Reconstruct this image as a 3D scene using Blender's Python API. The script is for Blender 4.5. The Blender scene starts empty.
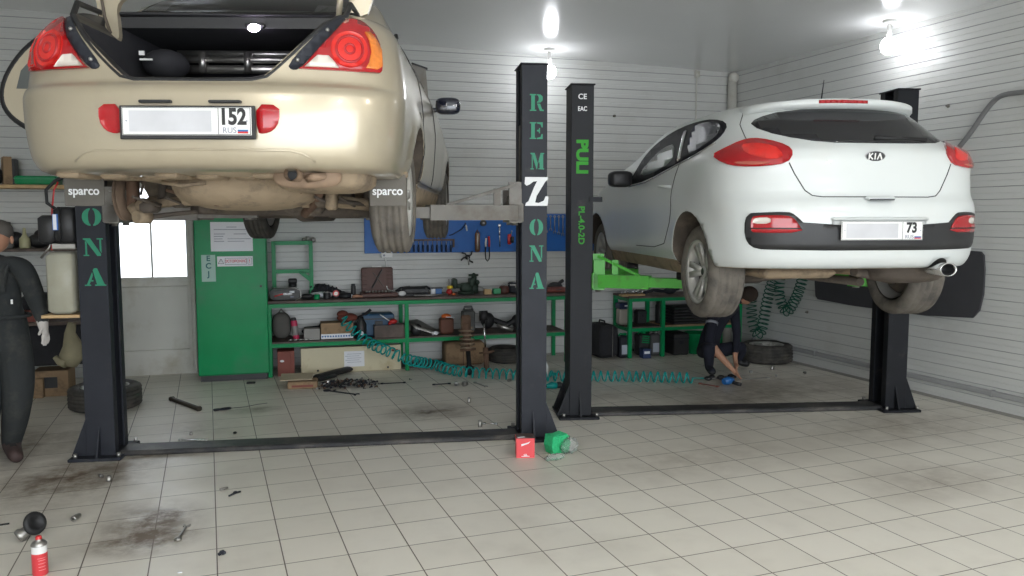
import bpy, bmesh, math, random
import numpy as np
from mathutils import Vector, Matrix
# ---------------------------------------------------------------- camera numbers
FPX = 800.0; CAMH = 1.64
YAW = math.radians(20.8); PIT = math.radians(5.07)
_fw = np.array([math.sin(YAW)*math.cos(PIT), math.cos(YAW)*math.cos(PIT), -math.sin(PIT)])
_rt = np.array([math.cos(YAW), -math.sin(YAW), 0.0]); _up = np.cross(_rt, _fw)
_C = np.array([0, 0, CAMH])
def at_depth(x, y, d): return _C + (_fw + _rt*(x-512)/FPX - _up*(y-288)/FPX)*d
# ---------------------------------------------------------------- car body surface: stacked plan slices
def pchip(xs, ys, x):
    xs = np.asarray(xs, float); ys = np.asarray(ys, float)
    h = np.diff(xs); d = np.diff(ys)/h
    m = np.zeros(len(xs)); m[0] = d[0]; m[-1] = d[-1]
    for i in range(1, len(xs)-1):
        if d[i-1]*d[i] > 0:
            w1 = 2*h[i]+h[i-1]; w2 = h[i]+2*h[i-1]
            m[i] = (w1+w2)/(w1/d[i-1]+w2/d[i])
    k = np.clip(np.searchsorted(xs, x)-1, 0, len(h)-1)
    t = (x-xs[k])/h[k]
    return ((2*t**3-3*t**2+1)*ys[k]+(t**3-2*t**2+t)*h[k]*m[k]+(-2*t**3+3*t**2)*ys[k+1]+(t**3-t**2)*h[k]*m[k+1])
class CarShape:
    # rows: (z, y_rear, y_front, half_width, rear_cap_len, rear_n, front_cap_len, front_n)
    def __init__(s, rows, wheels, wz, arch=.36, flare=.018, wsc=1.0):
        s.R = np.array(rows, float); s.R[:, 3] *= wsc; s.n = len(rows); s.wheels = wheels; s.wz = wz; s.arch = arch; s.flare = flare
        s.us = np.arange(s.n); s.zf = np.linspace(0, s.n-1, 2000)
        s.zz = np.array([pchip(s.us, s.R[:, 0], u) for u in s.zf]); s.cache = {}
    def u_of(s, z): return float(np.interp(z, s.zz, s.zf))
    def line(s, u):
        key = round(u, 4)
        if key in s.cache: return s.cache[key]
        z, yr, yf, W, Lr, nr, Lf, nf = [float(pchip(s.us, s.R[:, c], u)) for c in range(8)]
        th = np.linspace(0, math.pi/2, 90)
        xr = W*np.sin(th)**(2/nr); yy = yr+Lr*(1-np.cos(th)**(2/nr))
        ys = np.linspace(yr+Lr, yf-Lf, 62)[1:-1]; xs = np.full(60, W)
        xf = W*np.sin(th[::-1])**(2/nf); y2 = yf-Lf*(1-np.cos(th[::-1])**(2/nf))
        X = np.concatenate([xr, xs, xf]); Y = np.concatenate([yy, ys, y2])
        for wy_ in s.wheels:
            d = np.hypot(Y-wy_, z-s.wz)
            X = X+s.flare*np.exp(-((d-s.arch)/.07)**2)*(X > W*.8)
        cs = np.concatenate([[0], np.cumsum(np.hypot(np.diff(X), np.diff(Y)))])
        s.cache[key] = (z, X, Y, cs)
        return s.cache[key]
    def P(s, a, z):
        zz, X, Y, cs = s.line(s.u_of(z))
        return np.array([math.copysign(np.interp(abs(a), cs, X), a), np.interp(abs(a), cs, Y), z])
    def N(s, a, z):
        e = .012
        du = s.P(a+e, z)-s.P(a-e, z); dz = s.P(a, z+e)-s.P(a, z-e)
        n = np.cross(du, dz); return n/max(1e-9, np.linalg.norm(n))
# silver four-door saloon and white three-door hatchback
# z     yr    yf    W    Lr   nr   Lf   nf
SEDAN = CarShape([
 (.215, 1.45, 4.05, .70, .20, 4, .30, 3),
 (.225, 1.30, 4.20, .76, .20, 4, .40, 3),
 (.300, 1.25, 4.36, .79, .20, 4, .50, 3),
 (.330, .13, 4.42, .80, .42, 3.2, .60, 3),
 (.345, .05, 4.45, .815, .48, 3.2, .62, 3),
 (.400, .012, 4.50, .835, .50, 3.2, .64, 3),
 (.520, .000, 4.51, .850, .50, 3.2, .66, 3),
 (.640, .004, 4.48, .858, .50, 3.2, .70, 3),
 (.675, .020, 4.44, .858, .50, 3.2, .70, 3),
 (.700, .055, 4.38, .856, .48, 3.2, .70, 3),
 (.740, .066, 4.28, .852, .47, 3.2, .70, 3),
 (.850, .085, 3.95, .838, .46, 3.2, .70, 3),
 (.940, .120, 3.62, .815, .48, 3.1, .60, 3),
 (1.00, .165, 3.42, .790, .50, 3.0, .45, 3),
 (1.045, .250, 3.30, .755, .55, 3.0, .40, 3),
 (1.075, .420, 3.22, .725, .60, 3.0, .40, 3),
 (1.100, .620, 3.15, .705, .45, 3.0, .40, 3),
 (1.170, .740, 2.98, .680, .40, 3.0, .36, 3),
 (1.270, .950, 2.72, .635, .38, 3.0, .34, 3),
 (1.350, 1.150, 2.48, .585, .38, 3.0, .34, 3),
 (1.395, 1.320, 2.28, .530, .40, 2.8, .36, 2.8),
 (1.415, 1.480, 2.12, .42, .30, 2.6, .30, 2.6),
 (1.422, 1.65, 1.95, .20, .12, 2.4, .12, 2.4)], (1.03, 3.59), .28, wsc=.975)
HATCH = CarShape([
 (.215, 1.30, 3.80, .70, .20, 4, .30, 3),
 (.225, 1.20, 3.95, .77, .20, 4, .40, 3),
 (.290, 1.10, 4.12, .81, .20, 4, .50, 3),
 (.320, .16, 4.18, .82, .45, 3.0, .60, 3),
 (.335, .07, 4.20, .83, .55, 3.0, .62, 3),
 (.400, .020, 4.28, .86, .62, 3.0, .64, 3),
 (.520, .000, 4.31, .875, .66, 3.0, .70, 3),
 (.650, .000, 4.30, .885, .68, 3.0, .74, 3),
 (.720, .015, 4.24, .888, .68, 3.0, .74, 3),
 (.760, .045, 4.18, .888, .66, 3.0, .74, 3),
 (.800, .060, 4.12, .887, .66, 3.0, .74, 3),
 (.900, .068, 3.86, .886, .66, 3.0, .74, 3),
 (.980, .078, 3.35, .882, .64, 3.1, .60, 3),
 (1.04, .098, 3.05, .862, .66, 3.1, .45, 3),
 (1.09, .145, 2.85, .825, .74, 2.9, .40, 3),
 (1.16, .232, 2.68, .780, .80, 2.8, .40, 3),
 (1.25, .340, 2.48, .730, .80, 2.8, .40, 3),
 (1.33, .430, 2.28, .675, .80, 2.8, .40, 3),
 (1.38, .540, 2.08, .610, .75, 2.8, .40, 2.8),
 (1.41, .760, 1.85, .50, .50, 2.6, .36, 2.6),
 (1.43, 1.05, 1.70, .25, .20, 2.4, .20, 2.4)], (.83, 3.48), .315)
def frame_of(cx, cy, cz, head):          # heading: clockwise from +Y, seen from above
    c, s_ = math.cos(head), math.sin(head)
    return np.array([[c, s_, 0], [-s_, c, 0], [0, 0, 1]]), np.array([cx, cy, cz])
_p = at_depth(189, 123, 3.26); SED_HEAD = YAW-math.radians(1.3); SED_LIFT = 1.50
SED_M, SED_T = frame_of(_p[0], _p[1], SED_LIFT, SED_HEAD)
_p = at_depth(880, 230, 4.78); HAT_HEAD = YAW-math.radians(7.5); HAT_LIFT = 1.0
HAT_M, HAT_T = frame_of(_p[0], _p[1], HAT_LIFT, HAT_HEAD)
# ---------------------------------------------------------------- helpers
SC = bpy.context.scene; COL = SC.collection
V = Vector; PI = math.pi; random.seed(7)
def rz(a): return Matrix.Rotation(a, 4, 'Z')
def rx(a): return Matrix.Rotation(a, 4, 'X')
def ry(a): return Matrix.Rotation(a, 4, 'Y')
def tr(*p): return Matrix.Translation(V(p[0] if len(p) == 1 else p))
_m = {}
def mat(name, col, rough=.5, metal=0, var=0, vscale=8, coat=0, emis=None, es=0, trans=0, alpha=1, dirt=None, dscale=3, dlo=.45, dhi=.75, bump=0, bscale=40, spec=.5, ior=1.45):
    if name in _m: return _m[name]
    m = bpy.data.materials.new(name); m.use_nodes = True; nt = m.node_tree; b = nt.nodes['Principled BSDF']
    def si(k, v): b.inputs[k].default_value = v
    c4 = (*col, 1); si('Base Color', c4); si('Roughness', rough); si('Metallic', metal); si('Coat Weight', coat); si('Coat Roughness', .06)
    si('Transmission Weight', trans); si('Alpha', alpha); si('IOR', ior); si('Specular IOR Level', spec)
    if emis: si('Emission Color', (*emis, 1)); si('Emission Strength', es)
    L = nt.links.new; N = nt.nodes.new
    if var or dirt or bump: tc = N('ShaderNodeTexCoord')
    last = None
    if var:
        n = N('ShaderNodeTexNoise'); n.inputs['Scale'].default_value = vscale; n.inputs['Detail'].default_value = 5; L(tc.outputs['Object'], n.inputs['Vector'])
        mx = N('ShaderNodeMix'); mx.data_type = 'RGBA'; L(n.outputs['Fac'], mx.inputs['Factor'])
        mx.inputs['A'].default_value = tuple(max(0, x*(1-var)) for x in col)+(1,); mx.inputs['B'].default_value = tuple(min(1, x*(1+var)) for x in col)+(1,)
        last = mx.outputs['Result']
    if dirt:
        n = N('ShaderNodeTexNoise'); n.inputs['Scale'].default_value = dscale; n.inputs['Detail'].default_value = 7; n.inputs['Roughness'].default_value = .65; L(tc.outputs['Object'], n.inputs['Vector'])
        r = N('ShaderNodeMapRange'); r.inputs['From Min'].default_value = dlo; r.inputs['From Max'].default_value = dhi; L(n.outputs['Fac'], r.inputs['Value'])
        mx = N('ShaderNodeMix'); mx.data_type = 'RGBA'; L(r.outputs['Result'], mx.inputs['Factor']); mx.inputs['A'].default_value = c4
        if last: L(last, mx.inputs['A'])
        mx.inputs['B'].default_value = (*dirt, 1); last = mx.outputs['Result']
    if last: L(last, b.inputs['Base Color'])
    if bump:
        n = N('ShaderNodeTexNoise'); n.inputs['Scale'].default_value = bscale; n.inputs['Detail'].default_value = 4; L(tc.outputs['Object'], n.inputs['Vector'])
        bp = N('ShaderNodeBump'); bp.inputs['Strength'].default_value = bump; bp.inputs['Distance'].default_value = .01; L(n.outputs['Fac'], bp.inputs['Height']); L(bp.outputs['Normal'], b.inputs['Normal'])
    _m[name] = m; return m
class MB:
    """collects shapes; build() links them as ONE mesh object"""
    def __init__(s): s.bm = bmesh.new(); s.mats = []; s.mi = 0; s.sm = False
    def use(s, m, smooth=None):
        if m not in s.mats: s.mats.append(m)
        s.mi = s.mats.index(m)
        if smooth is not None: s.sm = smooth
        return s
    def faces(s, vs, fs, M=None, smooth=None):
        bv = [s.bm.verts.new((M @ V(v)) if M else V(v)) for v in vs]; out = []
        for f in fs:
            try:
                g = s.bm.faces.new([bv[i] for i in f]); g.material_index = s.mi; g.smooth = s.sm if smooth is None else smooth; out.append(g)
            except ValueError: pass
        return out
    def box(s, c, d, M=None, bev=0):
        x, y, z = [q/2 for q in d]; c = V(c)
        if bev:
            b = min(bev, min(d)*.45); ring = []
            for zz, ins in ((-z, b), (-z+b, 0), (z-b, 0), (z, b)):
                X, Y = x-ins, y-ins; k = b*.6
                ring += [c+V(p) for p in ((-X+k, -Y, zz), (X-k, -Y, zz), (X, -Y+k, zz), (X, Y-k, zz), (X-k, Y, zz), (-X+k, Y, zz), (-X, Y-k, zz), (-X, -Y+k, zz))]
            fs = [tuple(range(7, -1, -1)), tuple(range(24, 32))]
            for r in range(3):
                for i in range(8): j = (i+1) % 8; fs.append((r*8+i, r*8+j, r*8+8+j, r*8+8+i))
            return s.faces(ring, fs, M)
        vs = [c+V((a, b_, d_)) for d_ in (-z, z) for a, b_ in ((-x, -y), (x, -y), (x, y), (-x, y))]
        return s.faces(vs, [(3, 2, 1, 0), (4, 5, 6, 7), (0, 1, 5, 4), (1, 2, 6, 5), (2, 3, 7, 6), (3, 0, 4, 7)], M)
    def bar(s, a, b, w, h, up=(0, 0, 1), M=None):
        a = V(a); b = V(b); d = (b-a); L_ = d.length; d.normalize(); u = V(up); sd = d.cross(u)
        if sd.length < 1e-4: sd = d.cross(V((1, 0, 0)))
        sd.normalize(); u = sd.cross(d).normalized()
        R = Matrix((( *sd, ), (*d,), (*u,))).transposed().to_4x4(); R.translation = (a+b)/2
        return s.box((0, 0, 0), (w, L_, h), (M @ R) if M else R)
    def tube(s, pts, r, seg=8, M=None, closed=False, smooth=True, caps=True):
        pts = [V(p) for p in pts]; n = len(pts); rr = r if isinstance(r, (list, tuple)) else [r]*n
        vs = []; prev = None
        for i, p in enumerate(pts):
            if closed: t = (pts[(i+1) % n]-pts[i-1])
            else: t = pts[min(i+1, n-1)]-pts[max(i-1, 0)]
            t.normalize()
            if prev is None: u = t.orthogonal().normalized()
            else:
                u = prev-t*prev.dot(t)
                u = u.normalized() if u.length > 1e-6 else t.orthogonal().normalized()
            prev = u; w = t.cross(u)
            for k in range(seg):
                a = 2*PI*k/seg; vs.append(p+(u*math.cos(a)+w*math.sin(a))*rr[i])
        fs = []
        for i in range(n if closed else n-1):
            j = (i+1) % n
            for k in range(seg):
                l = (k+1) % seg; fs.append((i*seg+k, i*seg+l, j*seg+l, j*seg+k))
        s.faces(vs, fs, M, smooth)
        if caps and not closed: s.faces(vs, [tuple(range(seg-1, -1, -1)), tuple(range((n-1)*seg, n*seg))], M, False)
    def cyl(s, a, b, r, seg=20, M=None, r2=None, smooth=True): s.tube([a, b], [r, r if r2 is None else r2], seg, M, smooth=smooth)
    def lathe(s, prof, seg=28, M=None, smooth=True, cap0=False, cap1=False, z0=0):
        vs = [(r*math.cos(2*PI*k/seg), r*math.sin(2*PI*k/seg), z) for r, z in prof for k in range(seg)]
        n = len(prof); fs = [(i*seg+k, i*seg+(k+1) % seg, (i+1)*seg+(k+1) % seg, (i+1)*seg+k) for i in range(n-1) for k in range(seg)]
        if cap0: fs.append(tuple(range(seg-1, -1, -1)))
        if cap1: fs.append(tuple(range((n-1)*seg, n*seg)))
        s.faces(vs, fs, M, smooth)
    def prism(s, poly, h, M=None, smooth=False):
        """poly in the XY plane, extruded to +z by h"""
        n = len(poly); tri = __import__('mathutils').geometry.tessellate_polygon([[V((p[0], p[1], 0)) for p in poly]])
        ar = sum(poly[i][0]*poly[(i+1) % n][1]-poly[(i+1) % n][0]*poly[i][1] for i in range(n))
        vs = [(p[0], p[1], 0) for p in poly]+[(p[0], p[1], h) for p in poly]; fs = []
        for t in tri:
            a, b, c = [poly[i] for i in t]; cr = (b[0]-a[0])*(c[1]-a[1])-(b[1]-a[1])*(c[0]-a[0])
            t = tuple(t) if cr > 0 else tuple(reversed(t))
            fs.append(tuple(n+i for i in t)); fs.append(tuple(reversed(t)))
        for i in range(n):
            j = (i+1) % n; fs.append((i, j, n+j, n+i) if ar > 0 else (j, i, n+i, n+j))
        s.faces(vs, fs, M, smooth)
    def ball(s, c, r, M=None, seg=16, rings=10, sq=1.0):
        c = V(c); r = V(r) if not isinstance(r, (int, float)) else V((r, r, r)); vs = []
        def pw(x): return math.copysign(abs(x)**sq, x)
        for i in range(rings+1):
            a = -PI/2+PI*i/rings
            for k in range(seg):
                t = 2*PI*k/seg
                vs.append(c+V((r.x*pw(math.cos(a))*pw(math.cos(t)), r.y*pw(math.cos(a))*pw(math.sin(t)), r.z*pw(math.sin(a)))))
        fs = [(i*seg+k, i*seg+(k+1) % seg, (i+1)*seg+(k+1) % seg, (i+1)*seg+k) for i in range(rings) for k in range(seg)]
        s.faces(vs, fs, M, True)
    def grid(s, f, nu, nv, smooth=True, M=None):
        vs = [f(i/nu, j/nv) for j in range(nv+1) for i in range(nu+1)]
        s.faces(vs, [(j*(nu+1)+i, j*(nu+1)+i+1, (j+1)*(nu+1)+i+1, (j+1)*(nu+1)+i) for j in range(nv) for i in range(nu)], M, smooth)
    def build(s, name, parent=None, M=None, weld=True):
        if weld: bmesh.ops.remove_doubles(s.bm, verts=s.bm.verts, dist=1e-5)
        me = bpy.data.meshes.new(name); s.bm.to_mesh(me); s.bm.free()
        for m in s.mats: me.materials.append(m)
        o = bpy.data.objects.new(name, me); COL.objects.link(o)
        if M: o.matrix_local = M
        if parent: o.parent = parent
        return o
def tag(o, label, cat, group=None, kind=None):
    o['label'] = label; o['category'] = cat
    if group: o['group'] = group
    if kind: o['kind'] = kind
    return o
def thing(name, label, cat, M=None, group=None):
    o = bpy.data.objects.new(name, None); COL.objects.link(o); o.empty_display_size = .1
    if M: o.matrix_world = M
    return tag(o, label, cat, group)
def struct(o): o['kind'] = 'structure'; return o
def origin_to_base(o):
    """object origin at the middle of the thing's base"""
    me = o.data; xs = [v.co for v in me.vertices]
    lo = V([min(v[i] for v in xs) for i in range(3)]); hi = V([max(v[i] for v in xs) for i in range(3)])
    c = V(((lo.x+hi.x)/2, (lo.y+hi.y)/2, lo.z)); me.transform(Matrix.Translation(-c)); o.matrix_local = o.matrix_local @ Matrix.Translation(c)
def one(mb, name, label, cat, M=None, group=None, kind=None):
    o = mb.build(name, None, M); origin_to_base(o); return tag(o, label, cat, group, kind)
def copy_thing(o, M, label=None, group=None):
    c = o.copy(); COL.objects.link(c); c.matrix_world = M
    for ch in list(o.children):
        d = ch.copy(); COL.objects.link(d); d.parent = c
        for g in ch.children: e = g.copy(); COL.objects.link(e); e.parent = d
    if label: c['label'] = label
    if group: c['group'] = group
    return c
def text_mb(mb, s_, size, M, depth=.002, bold=0.0, align='CENTER', sx=1.0):
    """flat extruded lettering in the XY plane of M, +z towards the reader"""
    cu = bpy.data.curves.new('t', 'FONT'); cu.body = s_; cu.size = size; cu.extrude = depth; cu.offset = bold; cu.align_x = align; cu.align_y = 'CENTER'
    o = bpy.data.objects.new('t', cu); COL.objects.link(o)
    me = bpy.data.meshes.new_from_object(o.evaluated_get(bpy.context.evaluated_depsgraph_get()))
    bpy.data.objects.remove(o); bpy.data.curves.remove(cu)
    S = Matrix.Diagonal((sx, 1, 1, 1))
    mb.faces([v.co.copy() for v in me.vertices], [tuple(p.vertices) for p in me.polygons], M @ S, False); bpy.data.meshes.remove(me)
def chaikin(p, k=2, closed=True):
    p = [tuple(q) for q in p]
    for _ in range(k):
        o = [] if closed else [p[0]]
        for i in range(len(p) if closed else len(p)-1):
            a, b = p[i], p[(i+1) % len(p)]
            o.append(tuple(a[j]*.75+b[j]*.25 for j in range(len(a)))); o.append(tuple(a[j]*.25+b[j]*.75 for j in range(len(a))))
        if not closed: o.append(p[-1])
        p = o
    return p
def resample(pts, step):
    pts = [V(p) for p in pts]; out = [pts[0]]
    for a, b in zip(pts, pts[1:]):
        n = max(1, int((b-a).length/step)); out += [a.lerp(b, (i+1)/n) for i in range(n)]
    return out
def coil(path, R, r, turns, seg=6, per=10, squash=1.0):
    """helical hose around a path"""
    pts = [V(p) for p in path]; L_ = [0]
    for a, b in zip(pts, pts[1:]): L_.append(L_[-1]+(b-a).length)
    out = []; n = turns*per
    for i in range(n+1):
        d = L_[-1]*i/n; k = min(max(j for j in range(len(L_)) if L_[j] <= d+1e-9), len(pts)-2)
        p = pts[k].lerp(pts[k+1], (d-L_[k])/max(1e-9, L_[k+1]-L_[k]))
        t = (pts[min(k+2, len(pts)-1)]-pts[max(k-1, 0)]).normalized()
        u = t.cross(V((0, 0, 1))); u = u.normalized() if u.length > .1 else t.cross(V((.3, 1, 0))).normalized(); w = u.cross(t)
        a = 2*PI*i/per; out.append(p+u*math.cos(a)*R+w*math.sin(a)*R*squash)
    return out
def lettering(surf, pts2d): pass
# ---------------------------------------------------------------- figures: one skinned surface from a jointed skeleton
def figure(name, nodes, edges, root, parent, zone, mats, sub=2):
    names = list(nodes); me = bpy.data.meshes.new('sk')
    me.from_pydata([nodes[n][0] for n in names], [(names.index(a), names.index(b)) for a, b in edges], [])
    o = bpy.data.objects.new('sk', me); COL.objects.link(o)
    md = o.modifiers.new('s', 'SKIN'); md.use_smooth_shade = True; md.branch_smoothing = .6
    for i, n in enumerate(names):
        r = nodes[n][1]; me.skin_vertices[0].data[i].radius = (r, r) if isinstance(r, (int, float)) else r
        me.skin_vertices[0].data[i].use_root = (n == root)
    s2 = o.modifiers.new('u', 'SUBSURF'); s2.levels = s2.render_levels = sub
    out = bpy.data.meshes.new_from_object(o.evaluated_get(bpy.context.evaluated_depsgraph_get())); bpy.data.objects.remove(o)
    out.name = name
    for m in mats: out.materials.append(m)
    for p in out.polygons: p.material_index = zone(p.center); p.use_smooth = True
    q = bpy.data.objects.new(name, out); COL.objects.link(q); q.parent = parent
    return q
# ---------------------------------------------------------------- materials
STEEL = mat('worn_steel', (.36, .35, .33), .35, .9, var=.25)
CHROME = mat('bright_chrome', (.66, .66, .66), .24, 1)
BLACKP = mat('black_powder_coat', (.012, .013, .016), .5, spec=.25, var=.3, vscale=5, dirt=(.06, .055, .05), dscale=5, dlo=.6, dhi=.85)
CHARC = mat('charcoal_powder_coat', (.022, .024, .031), .5, spec=.25, var=.3, vscale=5, dirt=(.07, .065, .06), dscale=4, dlo=.6, dhi=.85)
GRAYP = mat('dusty_grey_enamel', (.17, .16, .145), .55, .2, var=.25, vscale=9, dirt=(.10, .085, .065), dscale=6)
LIME = mat('bright_green_enamel', (.06, .33, .035), .38, var=.15, dirt=(.07, .13, .03), dscale=9, dlo=.55, dhi=.8)
GREEN = mat('workshop_green_paint', (.005, .24, .08), .28, spec=.18, var=.15, vscale=4, dirt=(.05, .20, .10), dscale=2.2, dlo=.5, dhi=.8)
LETG = mat('stencil_green', (.015, .22, .12), .5, var=.2, vscale=30)
LETW = mat('stencil_white', (.75, .76, .76), .5, var=.08, vscale=30)
LETL = mat('lettering_lime', (.04, .32, .03), .5, spec=.2)
RUBBER = mat('tyre_rubber', (.035, .033, .03), .75, var=.3, vscale=12, dirt=(.10, .09, .075), dscale=6, dlo=.4, dhi=.75)
DUSTR = mat('dusty_tyre_rubber', (.135, .12, .10), .85, var=.25, vscale=14, dirt=(.06, .055, .05), dscale=9, dlo=.45, dhi=.7)
ALLOY = mat('silver_alloy', (.50, .49, .46), .35, .45, var=.1)
RUST = mat('rusty_iron', (.15, .09, .06), .8, .3, var=.5, vscale=25)
MUD = mat('dried_mud_underseal', (.27, .205, .135), .85, var=.3, vscale=7, dirt=(.08, .06, .045), dscale=8, dlo=.5, dhi=.75, bump=.5, bscale=30)
MUDD = mat('dark_underseal', (.075, .06, .048), .85, var=.4, vscale=9, dirt=(.15, .12, .085), dscale=7, dlo=.5, dhi=.8, bump=.4)
BLKPL = mat('black_plastic', (.02, .02, .021), .45, var=.2)
BLKRB = mat('black_rubber', (.014, .014, .015), .55)
DKFAB = mat('dark_cloth', (.02, .02, .023), .9, var=.3, vscale=20)
WHPL = mat('white_plastic', (.72, .72, .70), .4)
PAPER = mat('white_paper', (.78, .79, .82), .8)
INK = mat('grey_ink', (.25, .26, .32), .8)
BLKINK = mat('black_ink', (.02, .02, .02), .6)
CARD = mat('brown_cardboard', (.30, .20, .115), .85, var=.15, vscale=10, dirt=(.12, .08, .05), dscale=8, dlo=.5, dhi=.75)
WOOD = mat('pale_pine_board', (.50, .34, .17), .65, var=.2, vscale=12)
DKWOOD = mat('oily_dark_board', (.075, .055, .045), .6, var=.4, vscale=10, dirt=(.16, .11, .09), dscale=6)
REDP = mat('red_plastic', (.5, .03, .03), .35)
RUSTRED = mat('brick_red_paint', (.20, .055, .04), .65, var=.2)
BLUEP = mat('blue_plastic', (.02, .12, .34), .4, var=.2)
BOARD = mat('blue_painted_board', (.008, .11, .40), .45, var=.12, dirt=(.01, .06, .2), dscale=5, dlo=.55, dhi=.8)
CREAM = mat('cream_enamel', (.56, .50, .34), .45, var=.06, dirt=(.33, .25, .12), dscale=4, dlo=.55, dhi=.8)
TANK = mat('milky_plastic', (.36, .35, .28), .4, var=.08, dirt=(.3, .28, .2), dscale=3)
TEAL = mat('teal_hose', (.0, .30, .28), .35)
DKGRN = mat('dark_green_hose', (.005, .09, .055), .4)
ORNG = mat('orange_plastic', (.65, .13, .02), .45)
YELL = mat('yellow_plastic', (.7, .5, .03), .4)
BROWN = mat('brown_case_plastic', (.085, .035, .025), .5, var=.2)
CLEAR = mat('clear_film', (.85, .9, .88), .12, trans=.75, alpha=.55, ior=1.2)
JARGL = mat('jar_glass', (.9, .95, .92), .05, trans=.9, ior=1.3)
SKIN = mat('skin', (.42, .22, .14), .55, var=.1)
LAMPRED = mat('tail_lamp_red', (.34, .006, .01), .14, coat=.5, var=.15, vscale=25)
LAMPRED2 = mat('deep_red_lens', (.60, .02, .015), .15, coat=.5, var=.1, vscale=40)
AMBER = mat('amber_lens', (.62, .17, .015), .18, coat=1, var=.35, vscale=60)
LENSW = mat('clear_lens', (.62, .56, .50), .15, coat=1, var=.1)
GLASSD = mat('tinted_glass', (.018, .018, .02), .06, spec=.4)
SEDP = mat('champagne_metallic_paint', (.43, .372, .272), .32, .45, coat=.8, dirt=(.36, .31, .23), dscale=2.5, dlo=.5, dhi=.9)
HATP = mat('white_car_paint', (.59, .615, .605), .38, 0, coat=.45, dirt=(.58, .58, .55), dscale=2, dlo=.5, dhi=.9)
# ---------------------------------------------------------------- car builders
def shell(S, name, parent, paint, under):
    mb = MB().use(paint, True); us = np.linspace(0, S.n-1, (S.n-1)*3+1); N = 105; vs = []; fs = []
    fr = np.linspace(0, 1, N+1)
    for u in us:
        z, X, Y, cs = S.line(u); q = fr*cs[-1]; x = np.interp(q, cs, X); y = np.interp(q, cs, Y)
        vs += [(x[i], y[i], z) for i in range(N+1)]+[(-x[i], y[i], z) for i in range(N-1, 0, -1)]
    C2 = 2*N
    for r in range(len(us)-1):
        for c in range(C2): d = (c+1) % C2; fs.append((r*C2+c, r*C2+d, (r+1)*C2+d, (r+1)*C2+c))
    fs.append(tuple(range(C2-1, -1, -1))); fs.append(tuple((len(us)-1)*C2+c for c in range(C2)))
    f = mb.faces(vs, fs)
    mb.use(under)
    for q in f:
        if q.calc_center_median().z < .325: q.material_index = mb.mi
    return mb.build(name, parent)
def cut(o, cb, solver='MANIFOLD'):
    c = cb.build('c', o.parent); md = o.modifiers.new('b', 'BOOLEAN'); md.object = c; md.operation = 'DIFFERENCE'; md.solver = solver
    try: md.material_mode = 'TRANSFER'
    except Exception: pass
    par = o.parent
    bpy.context.view_layer.update()
    me = bpy.data.meshes.new_from_object(o.evaluated_get(bpy.context.evaluated_depsgraph_get()))
    o.modifiers.clear(); o.data = me; bpy.data.objects.remove(c)
def decal(mb, S, poly, off=.004, thick=.008, step=.05, mir=False):
    for sg in ((1, -1) if mir else (1,)):
        b = bmesh.new(); pl = [(sg*p[0], p[1]) for p in poly]
        b.faces.new([b.verts.new((p[0], p[1], 0)) for p in pl])
        a0, a1 = min(p[0] for p in pl), max(p[0] for p in pl); z0, z1 = min(p[1] for p in pl), max(p[1] for p in pl)
        for ax, lo, hi in ((0, a0, a1), (1, z0, z1)):
            k = math.floor(lo/step)+1
            while k*step < hi:
                co = [0, 0, 0]; no = [0, 0, 0]; co[ax] = k*step; no[ax] = 1
                bmesh.ops.bisect_plane(b, geom=b.verts[:]+b.edges[:]+b.faces[:], plane_co=co, plane_no=no); k += 1
        bmesh.ops.triangulate(b, faces=b.faces[:]); b.verts.index_update()
        P = []; Q = []
        for v in b.verts:
            p = S.P(v.co.x, v.co.y); n = S.N(v.co.x, v.co.y); P.append(p+n*off); Q.append(p-n*thick)
        fs = []
        for f in b.faces:
            t = [v.index for v in f.verts]; A, B, C3 = [P[i] for i in t]
            n = S.N(b.verts[t[0]].co.x, b.verts[t[0]].co.y) if False else None
            b.verts.ensure_lookup_table()
            va, vb, vc = [b.verts[i].co for i in t]; cr = (vb.x-va.x)*(vc.y-va.y)-(vb.y-va.y)*(vc.x-va.x)
            fs.append(tuple(t) if cr > 0 else tuple(reversed(t)))
        mb.faces([tuple(p) for p in P], fs, smooth=True)
        sk = []; vs = [tuple(p) for p in P]+[tuple(q) for q in Q]; n = len(P)
        for e in b.edges:
            if len(e.link_faces) == 1:
                i, j = e.verts[0].index, e.verts[1].index; sk.append((i, j, n+j, n+i))
        mb.faces(vs, sk, smooth=False); b.free()
def surf_line(mb, S, pts, r, off=0, closed=False, seg=6, mir=False, step=.03):
    pts = list(pts)+([pts[0]] if closed else [])
    q = resample([(p[0], p[1], 0) for p in pts], step)
    if closed: q = q[:-1]
    for sg in ((1, -1) if mir else (1,)):
        mb.tube([tuple(S.P(sg*p.x, p.y)+S.N(sg*p.x, p.y)*off) for p in q], r, seg, closed=closed)
def tyre_mb(R, W, Ri, rub):
    m = MB().use(rub, True); h = W/2
    pr = [(Ri, -h*.8), (Ri+.01, -h*.95), ((R+Ri)/2, -h*1.06), (R-.03, -h*.98), (R-.008, -h*.85)]
    for a in (-.62, -.25, .12, .5):
        pr += [(R, h*a-.045*W*4*.15), (R, h*a+.0), (R-.009, h*a+.006), (R-.009, h*a+.014), (R, h*a+.02)]
    pr += [(R-.008, h*.85), (R-.03, h*.98), ((R+Ri)/2, h*1.06), (Ri+.01, h*.95), (Ri, h*.8)]
    pr.sort(key=lambda q: q[1]) if False else None
    m.lathe(pr, 56, ry(PI/2)); return m
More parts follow.
